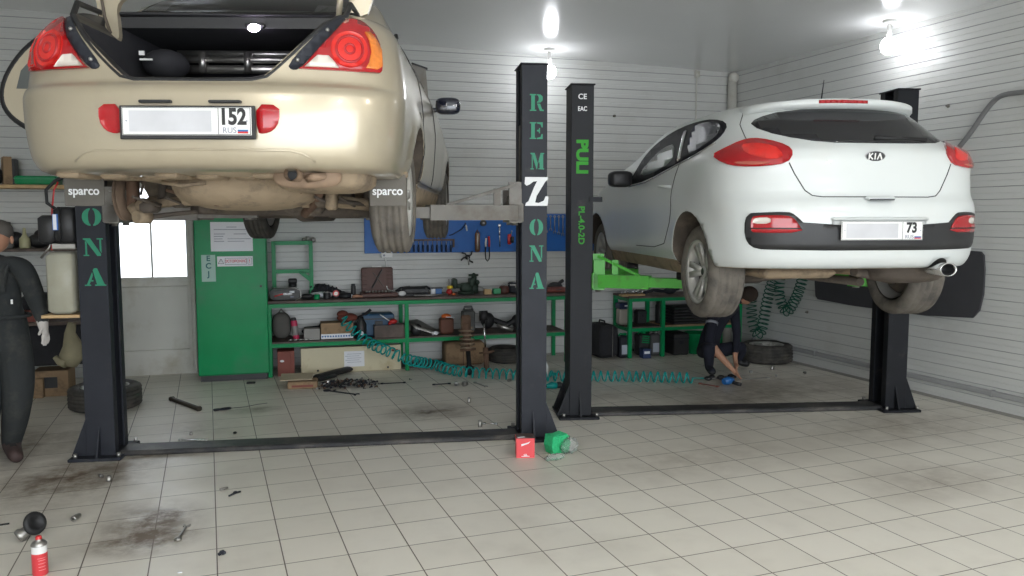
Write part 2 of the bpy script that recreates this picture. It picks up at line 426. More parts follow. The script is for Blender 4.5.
def rim_mb(Ri, W, spokes=5, out=1):
    """out: +1 face towards +x, -1 towards -x"""
    m = MB().use(ALLOY, True); h = W/2; D = ry(PI/2*out)
    m.lathe([(Ri-.012, -h*.8), (Ri-.03, -h*.3), (Ri-.035, h*.5), (Ri-.01, h*.82), (Ri+.006, h*.92), (Ri+.004, h*.8)], 48, D)
    m.lathe([(.001, h*.55), (.032, h*.55), (.04, h*.48), (.062, h*.42), (.066, h*.1), (.001, h*.1)], 24, D)
    for k in range(spokes):
        a = 2*PI*k/spokes+.3
        for da in (-.13, .13):
            p0 = V((.05*math.cos(a+da*1.2), .05*math.sin(a+da*1.2), h*.40)); p1 = V(((Ri-.015)*math.cos(a+da*1.5), (Ri-.015)*math.sin(a+da*1.5), h*.66))
            m.bar(p0, p1, .042, .025, up=(0, 0, 1), M=D)
        m.use(STEEL); m.cyl((.05*math.cos(a+.6), .05*math.sin(a+.6), h*.40), (.05*math.cos(a+.6), .05*math.sin(a+.6), h*.47), .008, 8, D); m.use(ALLOY, True)
    m.use(BLKPL); m.cyl((0, 0, h*.56), (0, 0, h*.575), .024, 16, D)
    m.use(RUST); m.lathe([(.13, h*-.1), (.13, h*.02), (.001, h*.02)], 32, D)
    return m
def wheel(parent, c, R, W, Ri, rub, out, cam=0, tilt=0, spokes=5):
    w = MB(); w.use(rub)
    t = tyre_mb(R, W, Ri, rub).build('tyre', parent, tr(*c) @ ry(tilt))
    r = rim_mb(Ri, W, spokes, out).build('rim', t)
    return t
def plate(parent, M, digits, framed):
    """number plate lying in the XZ plane, facing -y; the middle characters are smeared away as in the photo"""
    F = M @ rx(PI/2)
    if framed:
        f = MB().use(BLKPL); f.box((0, 0, 0), (.545, .135, .014), F, .004); f.build('plate_frame', parent)
    p = MB().use(WHPL); p.box((0, .004, .012), (.52, .112, .006), F, .002)
    p.use(BLKINK)
    for x0, x1, y0, y1 in ((-.256, .256, .056, .058), (-.256, .256, -.050, -.048), (-.257, -.255, -.05, .058), (.255, .257, -.05, .058), (.127, .129, -.05, .058)):
        p.box(((x0+x1)/2, (y0+y1)/2, .0155), (x1-x0, y1-y0, .001), F)
    o = p.build('number_plate', parent)
    t = MB().use(BLKINK); text_mb(t, digits, .088 if len(digits) == 3 else .082, F @ tr(.186, .019, .0165), .0006, .0034, sx=.84)
    t.use(INK); text_mb(t, 'RUS', .032, F @ tr(.172, -.033, .0165), .0006)
    for px_ in (-.24, .243): t.cyl((px_, .005, .0155), (px_, .005, .018), .003, 8, F)
    t.build('lettering', o)
    fl = MB()
    for i, m_ in enumerate((WHPL, BLUEP, REDP)): fl.use(m_); fl.box((.226, -.026-i*.0075, .0162), (.042, .0073, .001), F)
    fl.build('flag', o)
    g = MB().use(mat('smeared_plate_middle', (.50, .50, .52), .5, var=.2, vscale=7)); g.box((-.065, .004, .0157), (.33, .085, .0008), F); g.build('smeared_characters', o)
    return o
# ---------------------------------------------------------------- the silver saloon on the first lift
def car_matrix(M, T):
    m = Matrix.Identity(4)
    for i in range(3):
        for j in range(3): m[i][j] = float(M[i, j])
        m[i][3] = float(T[i])
    return m
sed = thing('saloon_car', 'champagne silver four-door saloon raised on lift, trunk open and one rear wheel off', 'car', car_matrix(SED_M, SED_T))
S = SEDAN
body = shell(S, 'body_shell', sed, SEDP, MUD)
op = [(-.24, .705), (.24, .705), (.29, .725), (.33, .76), (.39, .82), (.45, .88), (.505, .95), (.56, 1.0), (.585, 1.03), (.585, 1.3), (-.585, 1.3), (-.585, 1.03), (-.56, 1.0), (-.505, .95), (-.45, .88), (-.39, .82), (-.33, .76), (-.29, .725)]
cb = MB().use(BLKPL); cb.prism([(p[0], p[1]) for p in op], .95, tr(0, .60, 0) @ rx(PI/2)); cut(body, cb)
cb = MB().use(DKFAB); cb.box((0, .92, .735), (1.06, 1.5, .60)); cut(body, cb)
for y in S.wheels:
    for sx in (-1, 1):
        cb = MB().use(MUDD); cb.cyl((sx*.50, y, .27), (sx*1.1, y, .27), .345, 40, smooth=False); cut(body, cb)
# lamps, strips, glass, shut lines
lp = chaikin([(.425, .752), (.45, .765), (.50, .83), (.565, .91), (.612, .985), (.64, 1.0), (.69, .99), (.75, .945), (.785, .87), (.79, .775), (.77, .755)], 1)
for sg, nm in ((1, 'tail_lamp'), (-1, 'tail_lamp')):
    m = MB().use(LAMPRED, True); decal(m, S, [(sg*p[0], p[1]) for p in lp], .012, .01, .03); lo = m.build('tail_lamp', sed)
    m = MB().use(LAMPRED2, True); c = (sg*.635, .845); ring = [(c[0]+.078*math.cos(t), c[1]+.078*math.sin(t)) for t in np.linspace(0, 2*PI, 32)[:-1]]; decal(m, S, ring, .017, .0, .03)
    ring = [(c[0]+.055*math.cos(t), c[1]+.055*math.sin(t)) for t in np.linspace(0, 2*PI, 32)[:-1]]; m.use(LAMPRED, True); surf_line(m, S, ring, .006, .017, True)
    ring = [(c[0]+.02*math.cos(t), c[1]+.02*math.sin(t)) for t in np.linspace(0, 2*PI, 16)[:-1]]; surf_line(m, S, ring, .005, .017, True); m.build('round_lens', lo)
    m = MB().use(AMBER if sg > 0 else LAMPRED2, True); decal(m, S, [(sg*p[0], p[1]) for p in [(.70, .93), (.725, .935), (.76, .90), (.782, .86), (.786, .79), (.76, .772), (.705, .772), (.72, .80), (.73, .845), (.72, .895)]], .0165, 0, .03); m.build('indicator_lens', lo)
    m = MB().use(LENSW, True); decal(m, S, [(sg*p[0], p[1]) for p in [(.455, .762), (.505, .812), (.55, .812), (.575, .785), (.592, .762)]], .0165, 0, .03); m.build('reversing_lens', lo)
    m = MB().use(CHARC, True); decal(m, S, [(sg*p[0], p[1]) for p in chaikin([(.385, .768), (.40, .75), (.43, .752), (.50, .83), (.565, .912), (.612, .988), (.605, 1.0), (.575, .995), (.46, .862)], 1)], .006, .004, .03)
    m.use(STEEL)
    for a, z in ((.425, .79), (.54, .925)): m.ball(S.P(sg*a, z)+S.N(sg*a, z)*.008, .009, seg=10, rings=6)
    m.build('lamp_seal_panel', sed)
    m = MB().use(LAMPRED, True); decal(m, S, [(sg*p[0], p[1]) for p in chaikin([(.272, .598), (.365, .596), (.365, .53), (.34, .492), (.30, .478), (.275, .485)], 1)], .008, .006, .03); bl = m.build('bumper_reflector', sed)
m = MB().use(BLKRB, True)
sl = [(-.605, 1.01), (-.575, .995), (-.52, .945), (-.46, .875), (-.40, .81), (-.345, .755), (-.30, .715), (-.24, .700), (0, .698), (.24, .700), (.30, .715), (.345, .755), (.40, .81), (.46, .875), (.52, .945), (.575, .995), (.605, 1.01)]
q = resample([(p[0], p[1], 0) for p in sl], .03); path = [V(S.P(p.x, p.y))+V((0, .012, .004)) for p in q]
path = [V((-.60, .60, 1.098)), V((-.602, .35, 1.085))]+path+[V((.602, .35, 1.085)), V((.60, .60, 1.098))]
m.tube(path, .013, 8, closed=True); m.build('trunk_seal', sed)
m = MB().use(GLASSD, True); decal(m, S, chaikin([(-.52, 1.125), (.52, 1.125), (.50, 1.25), (.44, 1.37), (-.44, 1.37), (-.50, 1.25)], 1), .004, .006, .06); m.build('rear_window', sed)
for sg in (1, -1):
    m = MB().use(GLASSD, True); decal(m, S, [(sg*p[0], p[1]) for p in [(1.18, 1.04), (1.20, 1.12), (1.45, 1.28), (1.75, 1.355), (2.3, 1.37), (2.7, 1.30), (3.1, 1.14), (3.35, 1.03), (2.5, 1.0), (1.6, .99)]], .004, .006, .07)
    m.use(BLKRB, True); surf_line(m, S, [(sg*p[0], p[1]) for p in [(1.12, 1.10), (1.42, 1.31), (1.75, 1.385), (2.3, 1.40), (2.75, 1.33), (3.2, 1.14)]], .014, .01)
    m.build('side_windows', sed)
m = MB().use(BLKPL, True)
surf_line(m, S, [(1.95, 1.0), (1.97, .6), (1.9, .34)], .004, 0, mir=True); surf_line(m, S, [(2.9, 1.0), (2.92, .34)], .004, 0, mir=True)
surf_line(m, S, [(1.9, .345), (3.1, .345)], .004, 0, mir=True)
m.build('panel_gaps', sed)
for x in (-.13, .15): m = MB().use(BLKPL); m.box((x, -.002, .607), (.13, .03, .012), bev=.003); m.build('plate_light', sed)
plate(sed, tr(0, -.012, .522), '152', True)
# dented lower bumper lip, tow eye
m = MB().use(SEDP, True); q = [(-.50, .37), (-.45, .40), (-.40, .412), (0, .415), (.40, .412), (.45, .40), (.50, .37)]; surf_line(m, S, q, .006, -.003); m.build('bumper_crease', sed)
# trunk interior
m = MB().use(STEEL, True)
m.cyl((-.42, .90, .945), (.40, .90, .945), .016); m.cyl((-.44, .92, .90), (.40, .92, .90), .022); m.box((.0, .95, .985), (.8, .02, .03)); m.box((-.02, .9, .93), (.03, .06, .10)); m.box((-.25, .9, .93), (.03, .06, .10)); m.box((.25, .9, .93), (.05, .06, .10)); m.build('seat_frame', sed)
m = MB().use(DKFAB, True); m.ball((-.40, .80, .90), (.11, .12, .075)); m.use(BLKPL); m.box((0, 1.1, .47), (1.02, .9, .05), bev=.02); m.box((-.30, .7, .60), (.36, .3, .14), bev=.05); m.build('trunk_lining', sed)
m = MB().use(WHPL); m.box((-.46, .66, .93), (.025, .01, .02)); m.box((-.44, .66, .90), (.06, .01, .008)); m.build('label_tag', sed)
m = MB().use(BLKPL, True); m.box((.11, .60, 1.045), (.09, .05, .02), bev=.005); tl = m.build('reflection_glow', sed)
m = MB().use(mat('lamp_reflection_glow', (.9, .85, 1), .3, emis=(.85, .75, 1), es=60), True); m.ball((.11, .565, 1.03), (.03, .016, .018)); m.build('bulb', tl)  # added glow standing in for a lamp's reflection; also brightens the trunk
# lid, hinges and strut
lid = MB().use(SEDP, True)
LM = tr(0, .70, 1.33) @ rx(math.radians(100))
lid.box((0, .36, .02), (1.16, .72, .025), LM, .01); lid.use(SEDP); lid.box((0, .36, -.015), (.94, .5, .03), LM, .01)
for sx in (-.42, .42): lid.bar((sx, .04, -.03), (sx*.8, .6, -.03), .08, .03, M=LM)
lid.box((0, .06, -.03), (1.05, .07, .03), LM, .01); lid = lid.build('trunk_lid', sed)
for x in (-.475, .60):
    m = MB().use(SEDP, True)
    if x < 0:
        pl = chaikin([(-.55, .96), (-.52, .975), (-.525, 1.05), (-.53, 1.12), (-.50, 1.165), (-.40, 1.20), (-.25, 1.235), (-.25, 1.40), (-.62, 1.40), (-.63, 1.20), (-.61, 1.06), (-.58, .98)], 2)
        m.prism(pl, .035, tr(0, .60, 0) @ rx(PI/2)); m.use(MUDD, True); m.tube([(-.60, .563, 1.36), (-.60, .563, 1.2), (-.585, .563, 1.08), (-.56, .563, 1.0)], .008, 6)
    else:
        m.cyl((.52, .50, 1.05), (.545, .55, 1.40), .014); m.prism(chaikin([(.55, 1.09), (.66, 1.13), (.66, 1.40), (.40, 1.40), (.42, 1.27), (.55, 1.20)], 1), .03, tr(0, .68, 0) @ rx(PI/2))
    m.build('lid_hinge', sed)
m = MB().use(BLKRB); m.cyl((-.63, .60, .99), (-.64, .62, 1.50), .0035, 6); m.build('radio_aerial', sed)
# mirror, right front door frame, opened left rear door
m = MB().use(mat('blue_black_shell', (.015, .017, .03), .12, coat=1), True); m.ball((.90, 2.75, .965), (.095, .06, .062), sq=.6); m.bar((.76, 2.75, .93), (.85, 2.75, .94), .05, .03); m.use(BLKPL); m.build('wing_mirror', sed)
m = MB().use(GRAYP); m.prism([(0, 0), (.10, 0), (.085, .20), (-.01, .24)], .03, tr(.70, 2.2, .93) @ rx(PI/2)); m.use(BLKRB); m.bar((.69, 2.185, 1.17), (.795, 2.185, 1.135), .035, .012); m.build('door_frame', sed)
dm = MB().use(SEDP, True)
dp_ = chaikin([(0, .46), (.45, .46), (.56, .52), (.66, .60), (.84, .69), (.96, .78), (.99, .90), (.93, 1.06), (.80, 1.22), (.60, 1.34), (.35, 1.385), (0, 1.37)], 2)
DM = tr(-.83, 1.98, 0) @ rz(math.radians(180+12)) @ rx(PI/2)
dm.prism(dp_, .05, DM @ tr(0, 0, -.025)); dm.use(SEDP, True); dm.ball((.4, .66, -.03), (.38, .2, .05), DM); door = dm.build('rear_door', sed)
m = MB().use(BLKRB, True); m.tube([DM @ V((p[0], p[1], 0)) for p in chaikin([(0, .46), (.45, .46), (.56, .52), (.66, .60), (.84, .69), (.96, .78), (.99, .90), (.93, 1.06), (.80, 1.22), (.60, 1.34), (.35, 1.385), (0, 1.37)], 2)], .027, 8, closed=True); m.build('door_seal', door)
m = MB().use(mat('grey_door_glass', (.10, .11, .11), .1, coat=1)); m.prism([(.08, .93), (.90, .93), (.87, 1.04), (.76, 1.17), (.57, 1.28), (.35, 1.32), (.08, 1.31)], .07, DM @ tr(0, 0, -.035)); m.use(BLKPL); m.box((.70, 1.05, 0), (.025, .28, .08), DM); m.build('door_glass', door)
m = MB().use(DKFAB); m.box((.42, .68, .04), (.66, .36, .04), DM, .02); m.build('door_trim', door)
# wheels (rear left is off: bare brake disc)
wheel(sed, (.70, 1.03, .235), .29, .185, .19, DUSTR, 1); wheel(sed, (.745, 3.59, .245), .29, .185, .19, DUSTR, 1); wheel(sed, (-.745, 3.59, .245), .29, .185, .19, RUBBER, -1)
m = MB().use(mat('dusty_brake_disc', (.20, .14, .10), .7, .3, var=.3, vscale=30), True); D = tr(-.745, 1.03, .255) @ ry(-PI/2)
m.lathe([(.03, .02), (.07, .03), (.072, .0), (.135, .0), (.135, -.008), (.12, -.01), (.12, -.016), (.135, -.018), (.135, -.026), (.03, -.03)], 40, D)
m.use(MUDD, True); m.lathe([(.06, -.034), (.055, -.06), (.001, -.062)], 30, D)
m.use(STEEL)
for k in range(4): a = k*PI/2+.5; m.cyl((.05*math.cos(a), .05*math.sin(a), .02), (.05*math.cos(a), .05*math.sin(a), .055), .006, 8, D)
m.build('brake_disc', sed)
# mud flaps
for x, w_, t_ in ((-.735, .19, 'sparco'), (.725, .175, 'sparco')):
    m = MB().use(mat('dusty_mud_flap', (.12, .11, .095), .8, var=.2), False); m.box((x, .60, .27), (w_, .008, .155), bev=.003)
    m.use(MUD); m.box((x, .607, .345), (w_+.02, .02, .03), bev=.005)
    f = m.build('mud_flap', sed); m = MB().use(LETW); text_mb(m, t_, .058, tr(x, .593, .265) @ rx(PI/2), .001, .001, sx=.95); m.build('lettering', f)
# underside
m = MB().use(MUD, True); m.ball((.0, .80, .30), (.36, .34, .13), seg=28, rings=12, sq=.8); m.build('spare_wheel_well', sed)
m = MB().use(MUD, True); m.ball((.47, .42, .325), (.22, .22, .078), seg=24, rings=10, sq=.6)
m.use(mat('brown_exhaust', (.24, .165, .11), .75, .1, var=.4, vscale=20), True); m.ball((.43, .20, .315), (.15, .035, .052), seg=20, rings=10, sq=.7); m.tube([(.42, .5, .32), (.395, .25, .318), (.39, .07, .320)], .030, 16, caps=False); m.tube([(.39, .07, .320), (.39, .14, .320)], .026, 16, caps=False)
m.tube([(.52, .5, .33), (.51, .18, .318), (.475, .13, .310), (.44, .16, .305)], .018, 10); m.use(BLKRB); m.cyl((.39, .12, .320), (.39, .13, .320), .026, 14)
m.use(MUD, True); m.tube([(.28, .33, .36), (.27, .35, .30), (.36, .35, .265), (.55, .36, .262), (.66, .38, .29)], .006, 6); m.build('exhaust', sed)
m = MB().use(MUDD, True)
m.cyl((-.45, 1.22, .19), (.62, 1.22, .17), .035, 10); m.box((0, 1.25, .20), (.50, .16, .08), bev=.03); m.box((.2, 1.75, .21), (1.0, .7, .10), bev=.04); m.cyl((-.60, 2.3, .16), (.62, 2.3, .16), .03, 8); m.box((0, 2.9, .2), (.5, .6, .12), bev=.05)
m.tube([(.1, 1.0, .22), (.1, 1.5, .14), (.05, 2.6, .14)], .03, 10); m.build('rear_crossmember', sed)
for (a, b, r, mm) in (((-.62, .98, .20), (-.06, 1.10, .29), .022, MUD), ((-.63, 1.13, .21), (-.06, 1.2, .27), .024, MUD), ((-.60, .98, .14), (-.14, 1.55, .22), .013, MUDD), ((.62, .98, .21), (.08, 1.05, .27), .022, MUD), ((.62, 1.13, .19), (.12, 1.2, .24), .024, MUD), ((.2, .9, .25), (.62, 1.0, .20), .012, MUDD)):
    m = MB().use(mm, True); m.tube([a, b], r, 10); m.ball(a, r*1.9, seg=12, rings=8); m.use(BLKRB, True); m.ball(b, r*1.5, seg=10, rings=6); m.build('suspension_arm', sed)
for x in (-.56, .56):
    m = MB().use(MUDD, True); m.tube([(x, 1.06, .20), (x*.93, 1.1, .62)], .022, 10); m.tube(coil([(x*.98, 1.07, .36), (x*.93, 1.1, .60)], .05, .007, 5, per=14), .008, 6); m.build('suspension_strut', sed)
m = MB().use(MUDD, True); m.tube([(-.64, 1.0, .26), (-.58, .93, .36), (-.5, .98, .42), (-.42, 1.0, .36), (-.40, 1.05, .44)], .007, 6); m.use(RUST); m.box((-.68, 1.0, .28), (.05, .07, .20), bev=.015); m.use(MUD, True); m.tube([(-.68, .98, .20), (-.64, .97, .15)], .03, 12); m.cyl((-.64, .93, .14), (-.60, 1.0, .14), .035, 14); m.build('wheel_hub', sed)
m = MB().use(MUD, True)
for k in range(9): x = -.6+k*.14; m.box((x, .30+.1*(k % 3), .325), (.10, .22, .03), bev=.01)
m.tube([(-.30, .45, .30), (-.20, .42, .285), (-.10, .45, .30)], .010, 6); m.build('underside_brackets', sed)
m = MB().use(MUDD, True)
for k in range(14):
    x = -.55+.09*k; y = .9+.35*((k*7) % 5)/4; m.box((x, y, .19+.03*(k % 3)), (.07, .12, .06), rz(0), .015); m.tube([(x, y-.2, .24), (x+.04, y, .20), (x-.03, y+.3, .22)], .008, 6)
m.use(RUST, True); m.tube([(.40, .6, .29), (.30, .95, .22), (.18, 1.2, .16), (.12, 1.6, .15)], .024, 10); m.tube([(-.35, .62, .27), (-.1, .58, .2), (.2, .62, .21), (.34, .6, .28)], .009, 6)
m.build('fuel_and_brake_lines', sed)
for c_, d_ in (((.40, .86, .235), (.05, .10, .12)), ((.30, 1.02, .215), (.20, .05, .05)), ((-.36, 1.02, .235), (.07, .22, .07))): m = MB().use(MUD, True); m.box(c_, d_, bev=.012); m.build('hanger_bracket', sed)
# ---------------------------------------------------------------- the white hatchback on the second lift
hat = thing('hatchback_car', 'white three-door hatchback raised on the green-armed lift, seen from behind', 'car', car_matrix(HAT_M, HAT_T))
S = HATCH
body = shell(S, 'body_shell', hat, HATP, MUD)
for y in S.wheels:
    for sx in (-1, 1):
        cb = MB().use(MUDD); cb.cyl((sx*.52, y, .315), (sx*1.1, y, .315), .365, 44, smooth=False); cut(body, cb)
cb = MB().use(BLKPL); cb.cyl((.45, -.2, .325), (.45, .3, .325), .065, 24); cut(body, cb)
m = MB().use(GLASSD, True); decal(m, S, chaikin([(-.665, 1.225), (-.60, 1.275), (-.40, 1.318), (0, 1.33), (.40, 1.318), (.60, 1.275), (.665, 1.225), (.66, 1.15), (.56, 1.105), (.30, 1.09), (0, 1.088), (-.30, 1.09), (-.52, 1.14)], 1), .004, .006, .05)
m.use(BLKRB, True); m.bar(V(S.P(.05, 1.125))+V((0, -.016, 0)), V(S.P(.42, 1.12))+V((0, -.016, 0)), .014, .022); m.build('rear_window', hat)
# rear wash of roof spoiler
m = MB().use(HATP, True); nA = 40; vs = []; fs = []
for i in range(nA+1):
    a = -.68+1.36*i/nA; k = max(0, 1-abs(a/.68)**5); A = S.P(a, 1.403 if abs(a) < .5 else 1.403-.04*((abs(a)-.5)/.18)); n = S.N(a, 1.33); n[2] = 0; n /= np.linalg.norm(n)
    zt = 1.385-.05*(abs(a)/.68)**2.5; B = S.P(a, 1.345)+n*(.012+.085*k); B[2] = zt; C4 = B.copy(); C4[2] -= .010+.026*k; Dd = S.P(a, 1.33-.02*(abs(a)/.68)**2)+n*.002
    vs += [tuple(A+n*.001), tuple((A*.5+B*.5)+np.array([0, 0, .006])), tuple(B), tuple(C4), tuple(Dd)]
for i in range(nA):
    for k in range(4): fs.append((i*5+k, (i+1)*5+k, (i+1)*5+k+1, i*5+k+1))
m.faces(vs, [tuple(reversed(f)) for f in fs]); sp = m.build('roof_spoiler', hat)
m = MB().use(LAMPRED, True); pts = [V(vs[i*5+2])*.5+V(vs[i*5+3])*.5+V((0, -.001, 0)) for i in range(14, 24)]
for a, b in zip(pts, pts[1:]): m.bar(a, b, .008, .020)
m.build('brake_lamp', sp)
lp = chaikin([(.50, 1.02), (.525, 1.065), (.60, 1.105), (.69, 1.125), (.78, 1.112), (.92, 1.065), (1.05, 1.028), (.93, .972), (.82, .948), (.66, .945), (.54, .962)], 1)
for sg in (-1, 1):
    m = MB().use(LAMPRED, True); decal(m, S, [(sg*p[0], p[1]) for p in lp], .014, .01, .03); lo = m.build('tail_lamp', hat)
    m = MB().use(LAMPRED2, True); decal(m, S, [(sg*p[0], p[1]) for p in chaikin([(.56, 1.01), (.60, 1.06), (.70, 1.085), (.80, 1.075), (.78, 1.02), (.66, .985), (.58, .985)], 1)], .0175, 0, .03); m.build('inner_lens', lo)
    m = MB().use(mat('pinkish_lens', (.42, .10, .07), .2, coat=.5), True); decal(m, S, [(sg*p[0], p[1]) for p in chaikin([(.62, .965), (.72, .975), (.86, .978), (.82, .962), (.70, .955)], 1)], .0175, 0, .03); m.build('indicator_lens', lo)
# black bumper insert and its lamps
m = MB().use(BLKPL, True)
bi = [(-.76, .665), (-.56, .672), (-.52, .655), (-.455, .592), (.455, .592), (.52, .655), (.56, .672), (.76, .668), (.81, .63), (.81, .52), (.77, .46), (.68, .442), (-.68, .442), (-.77, .46), (-.81, .52), (-.81, .63), (-.78, .662)]
decal(m, S, chaikin(bi, 1), .005, .01, .04); ins = m.build('bumper_insert', hat)
for sg in (-1, 1):
    m = MB().use(LAMPRED, True); decal(m, S, [(sg*p[0], p[1]) for p in chaikin([(.47, .548), (.50, .60), (.535, .642), (.60, .652), (.745, .65), (.77, .63), (.77, .56), (.75, .545)], 1)], .010, 0, .03); lo = m.build('bumper_lamp', hat)
    m = MB().use(LENSW, True); decal(m, S, [(sg*p[0], p[1]) for p in chaikin([(.655, .60), (.655, .638), (.74, .638), (.758, .62), (.758, .60)], 1)], .0125, 0, .03); m.build('clear_lens', lo)
    m = MB().use(BLKPL, True); surf_line(m, S, [(sg*.48, .572), (sg*.77, .572)], .004, .011); m.build('lamp_divider', lo)
# plate recess
m = MB().use(HATP, True); m.box((0, -.004, .628), (.62, .02, .018), bev=.008); m.use(mat('recess_grey', (.42, .43, .43), .4), True); decal(m, S, chaikin([(-.30, .585), (-.30, .63), (-.28, .638), (.28, .638), (.30, .63), (.30, .585)], 1), .0065, 0, .04); m.build('plate_recess', hat)
plate(hat, tr(0, -.012, .555), '73', False)
m = MB().use(BLKPL, True)
surf_line(m, S, [(-.53, .965), (-.50, .90), (-.44, .80), (-.40, .768), (-.34, .760), (.34, .760), (.40, .768), (.44, .80), (.50, .90), (.53, .965)], .0035, 0)
surf_line(m, S, [(.67, 1.33), (.73, 1.24), (.735, 1.12)], .003, 0, mir=True)
surf_line(m, S, [(1.62, 1.03), (1.70, .95), (1.78, .84), (1.90, .60), (2.05, .44), (2.30, .405), (2.80, .40)], .0035, 0, mir=True)
m.build('panel_gaps', hat)
m = MB().use(HATP, True); m.box((0, .012, .752), (.18, .05, .022), bev=.01); m.use(BLKPL); m.box((0, .002, .742), (.15, .04, .006)); m.build('gate_handle', hat)
# badge
n = S.P(0, 1.005); m = MB().use(CHROME, True); BM = tr(0, float(n[1])-.002, 1.005) @ rx(PI/2+.12)
el = [(.064*math.cos(t), .033*math.sin(t)) for t in np.linspace(0, 2*PI, 33)[:-1]]; m.prism(el, .006, BM); m.use(BLKPL); m.prism([(x*.93, y*.88) for x, y in el], .008, BM); bd = m.build('badge', hat)
m = MB().use(WHPL)
def stroke(mb, pts, w, M, h=.0012):
    for a, b in zip(pts, pts[1:]):
        d = V((b[0]-a[0], b[1]-a[1], 0)); L_ = d.length; d.normalize(); nrm = V((-d.y, d.x, 0))*w/2; e = d*w*.25
        A = V((a[0], a[1], 0))-e; B = V((b[0], b[1], 0))+e
        mb.prism([(A+nrm)[:2], (A-nrm)[:2], (B-nrm)[:2], (B+nrm)[:2]], h, M)
for st in ([(-.042, -.017), (-.042, .017)], [(-.022, .017), (-.039, .001), (-.019, -.017)], [(-.004, -.017), (-.004, .017)], [(.012, -.017), (.026, .017), (.040, -.017)]): stroke(m, st, .008, BM @ tr(0, 0, .0085))
m.build('lettering', bd)
# side glass
sw = chaikin([(2.90, .935), (2.84, .97), (2.72, 1.04), (2.62, 1.105), (2.42, 1.185), (2.2, 1.245), (1.82, 1.315), (1.43, 1.34), (1.09, 1.33), (.88, 1.295), (.83, 1.25), (.90, 1.185), (1.02, 1.13), (1.24, 1.08), (1.65, 1.025), (2.42, .93), (2.9, .915)], 1)
for sg in (-1, 1):
    m = MB().use(mat('matt_black_frame', (.010, .010, .012), .6, spec=.15), True); decal(m, S, [(sg*p[0], p[1]) for p in sw], .004, .006, .06); w_ = m.build('side_window', hat)
    m = MB().use(mat('pale_door_glass', (.16, .18, .17), .1, spec=.4), True); decal(m, S, [(sg*p[0], p[1]) for p in chaikin([(2.62, 1.0), (2.3, 1.12), (2.0, 1.19), (1.72, 1.20), (1.80, 1.04), (2.4, .965)], 1)], .0055, 0, .06); m.build('door_glass', w_)
    m = MB().use(CHROME, True); surf_line(m, S, [(sg*1.50, 1.275), (sg*1.58, 1.16), (sg*1.66, 1.045)], .016, .002); m.build('window_pillar', w_)
    m = MB().use(mat('quarter_glass', (.05, .05, .065), .18, spec=.5), True); decal(m, S, [(sg*p[0], p[1]) for p in chaikin([(.90, 1.245), (.93, 1.285), (1.10, 1.31), (1.36, 1.315), (1.50, 1.07), (1.28, 1.095), (1.06, 1.145), (.95, 1.19)], 1)], .0055, 0, .05); m.build('quarter_glass', w_)
    m = MB().use(CHROME, True); surf_line(m, S, [(sg*p[0], p[1]) for p in [(1.0, 1.125), (1.24, 1.067), (1.65, 1.012), (2.42, .918), (2.9, .900)]], .005, .004); m.build('belt_trim', w_)
    m = MB().use(BLKPL, True); c = (sg*.975, 2.30, .965); m.ball(c, (.105, .075, .07), sq=.55); m.bar((sg*.82, 2.35, .925), (sg*.91, 2.31, .94), .06, .04); m.build('wing_mirror', hat)
    m = MB().use(HATP, True); m.tube([tuple(S.P(sg*1.80, .86)+S.N(sg*1.8, .86)*.004), tuple(S.P(sg*1.86, .865)+S.N(sg*1.8, .86)*.035), tuple(S.P(sg*1.98, .87)+S.N(sg*1.9, .86)*.035), tuple(S.P(sg*2.02, .87)+S.N(sg*2.0, .86)*.004)], .011, 8); m.build('door_handle', hat)
m = MB().use(BLKRB); m.cyl((.09, .92, 1.415), (.23, 1.14, 1.635), .006, 6, r2=.003); m.cyl((.09, .92, 1.41), (.09, .93, 1.43), .02, 10); m.build('radio_aerial', hat)
# exhaust, axle, wheels
m = MB().use(CHROME, True); T_ = tr(.45, -.012, .322) @ rx(-PI/2); m.lathe([(.046, .16), (.048, 0), (.043, -.002), (.043, .02)], 28, T_ @ Matrix.Diagonal((1.15, .85, 1, 1))); m.use(BLKPL, True); m.lathe([(.0435, .02), (.041, .10), (.001, .10)], 28, T_ @ Matrix.Diagonal((1.15, .85, 1, 1))); m.use(MUDD, True); m.ball((.42, .42, .30), (.26, .20, .09), sq=.7); m.build('exhaust', hat)
m = MB().use(MUD, True); m.tube([(-.66, .83, .20), (-.50, 1.05, .25), (0, 1.12, .27), (.50, 1.05, .25), (.66, .83, .20)], .038, 12)
m.box((-.3, .62, .28), (.5, .5, .07), bev=.03); m.use(MUDD, True); m.tube([(.05, .35, .29), (.35, .50, .235), (.62, .80, .19)], .03, 10); m.tube([(-.05, .5, .28), (-.4, .7, .235), (-.62, .86, .2)], .03, 10); m.box((.1, 1.9, .2), (.9, .9, .06), bev=.02); m.cyl((.25, .6, .2), (.2, 3, .17), .03, 8); m.build('rear_axle', hat)
for x in (-.55, .55):
    m = MB().use(MUDD, True); m.tube([(x, .95, .2), (x*.95, .98, .55)], .02, 8); m.tube(coil([(x*.9, 1.05, .25), (x*.88, 1.07, .5)], .055, .008, 4, per=14), .009, 6); m.build('suspension_strut', hat)
for x, y, o_ in ((-.715, .83, -1), (.715, .83, 1), (-.735, 3.48, -1), (.735, 3.48, 1)):
    wheel(hat, (x, y, .265), .316, .24, .215, DUSTR, o_)
    m = MB().use(MUDD, True); m.lathe([(.001, .04), (.10, .04), (.15, .03), (.17, .0), (.17, -.05)], 28, tr(x*.97, y, .265) @ ry(-PI/2*o_)); m.build('brake_drum', hat)
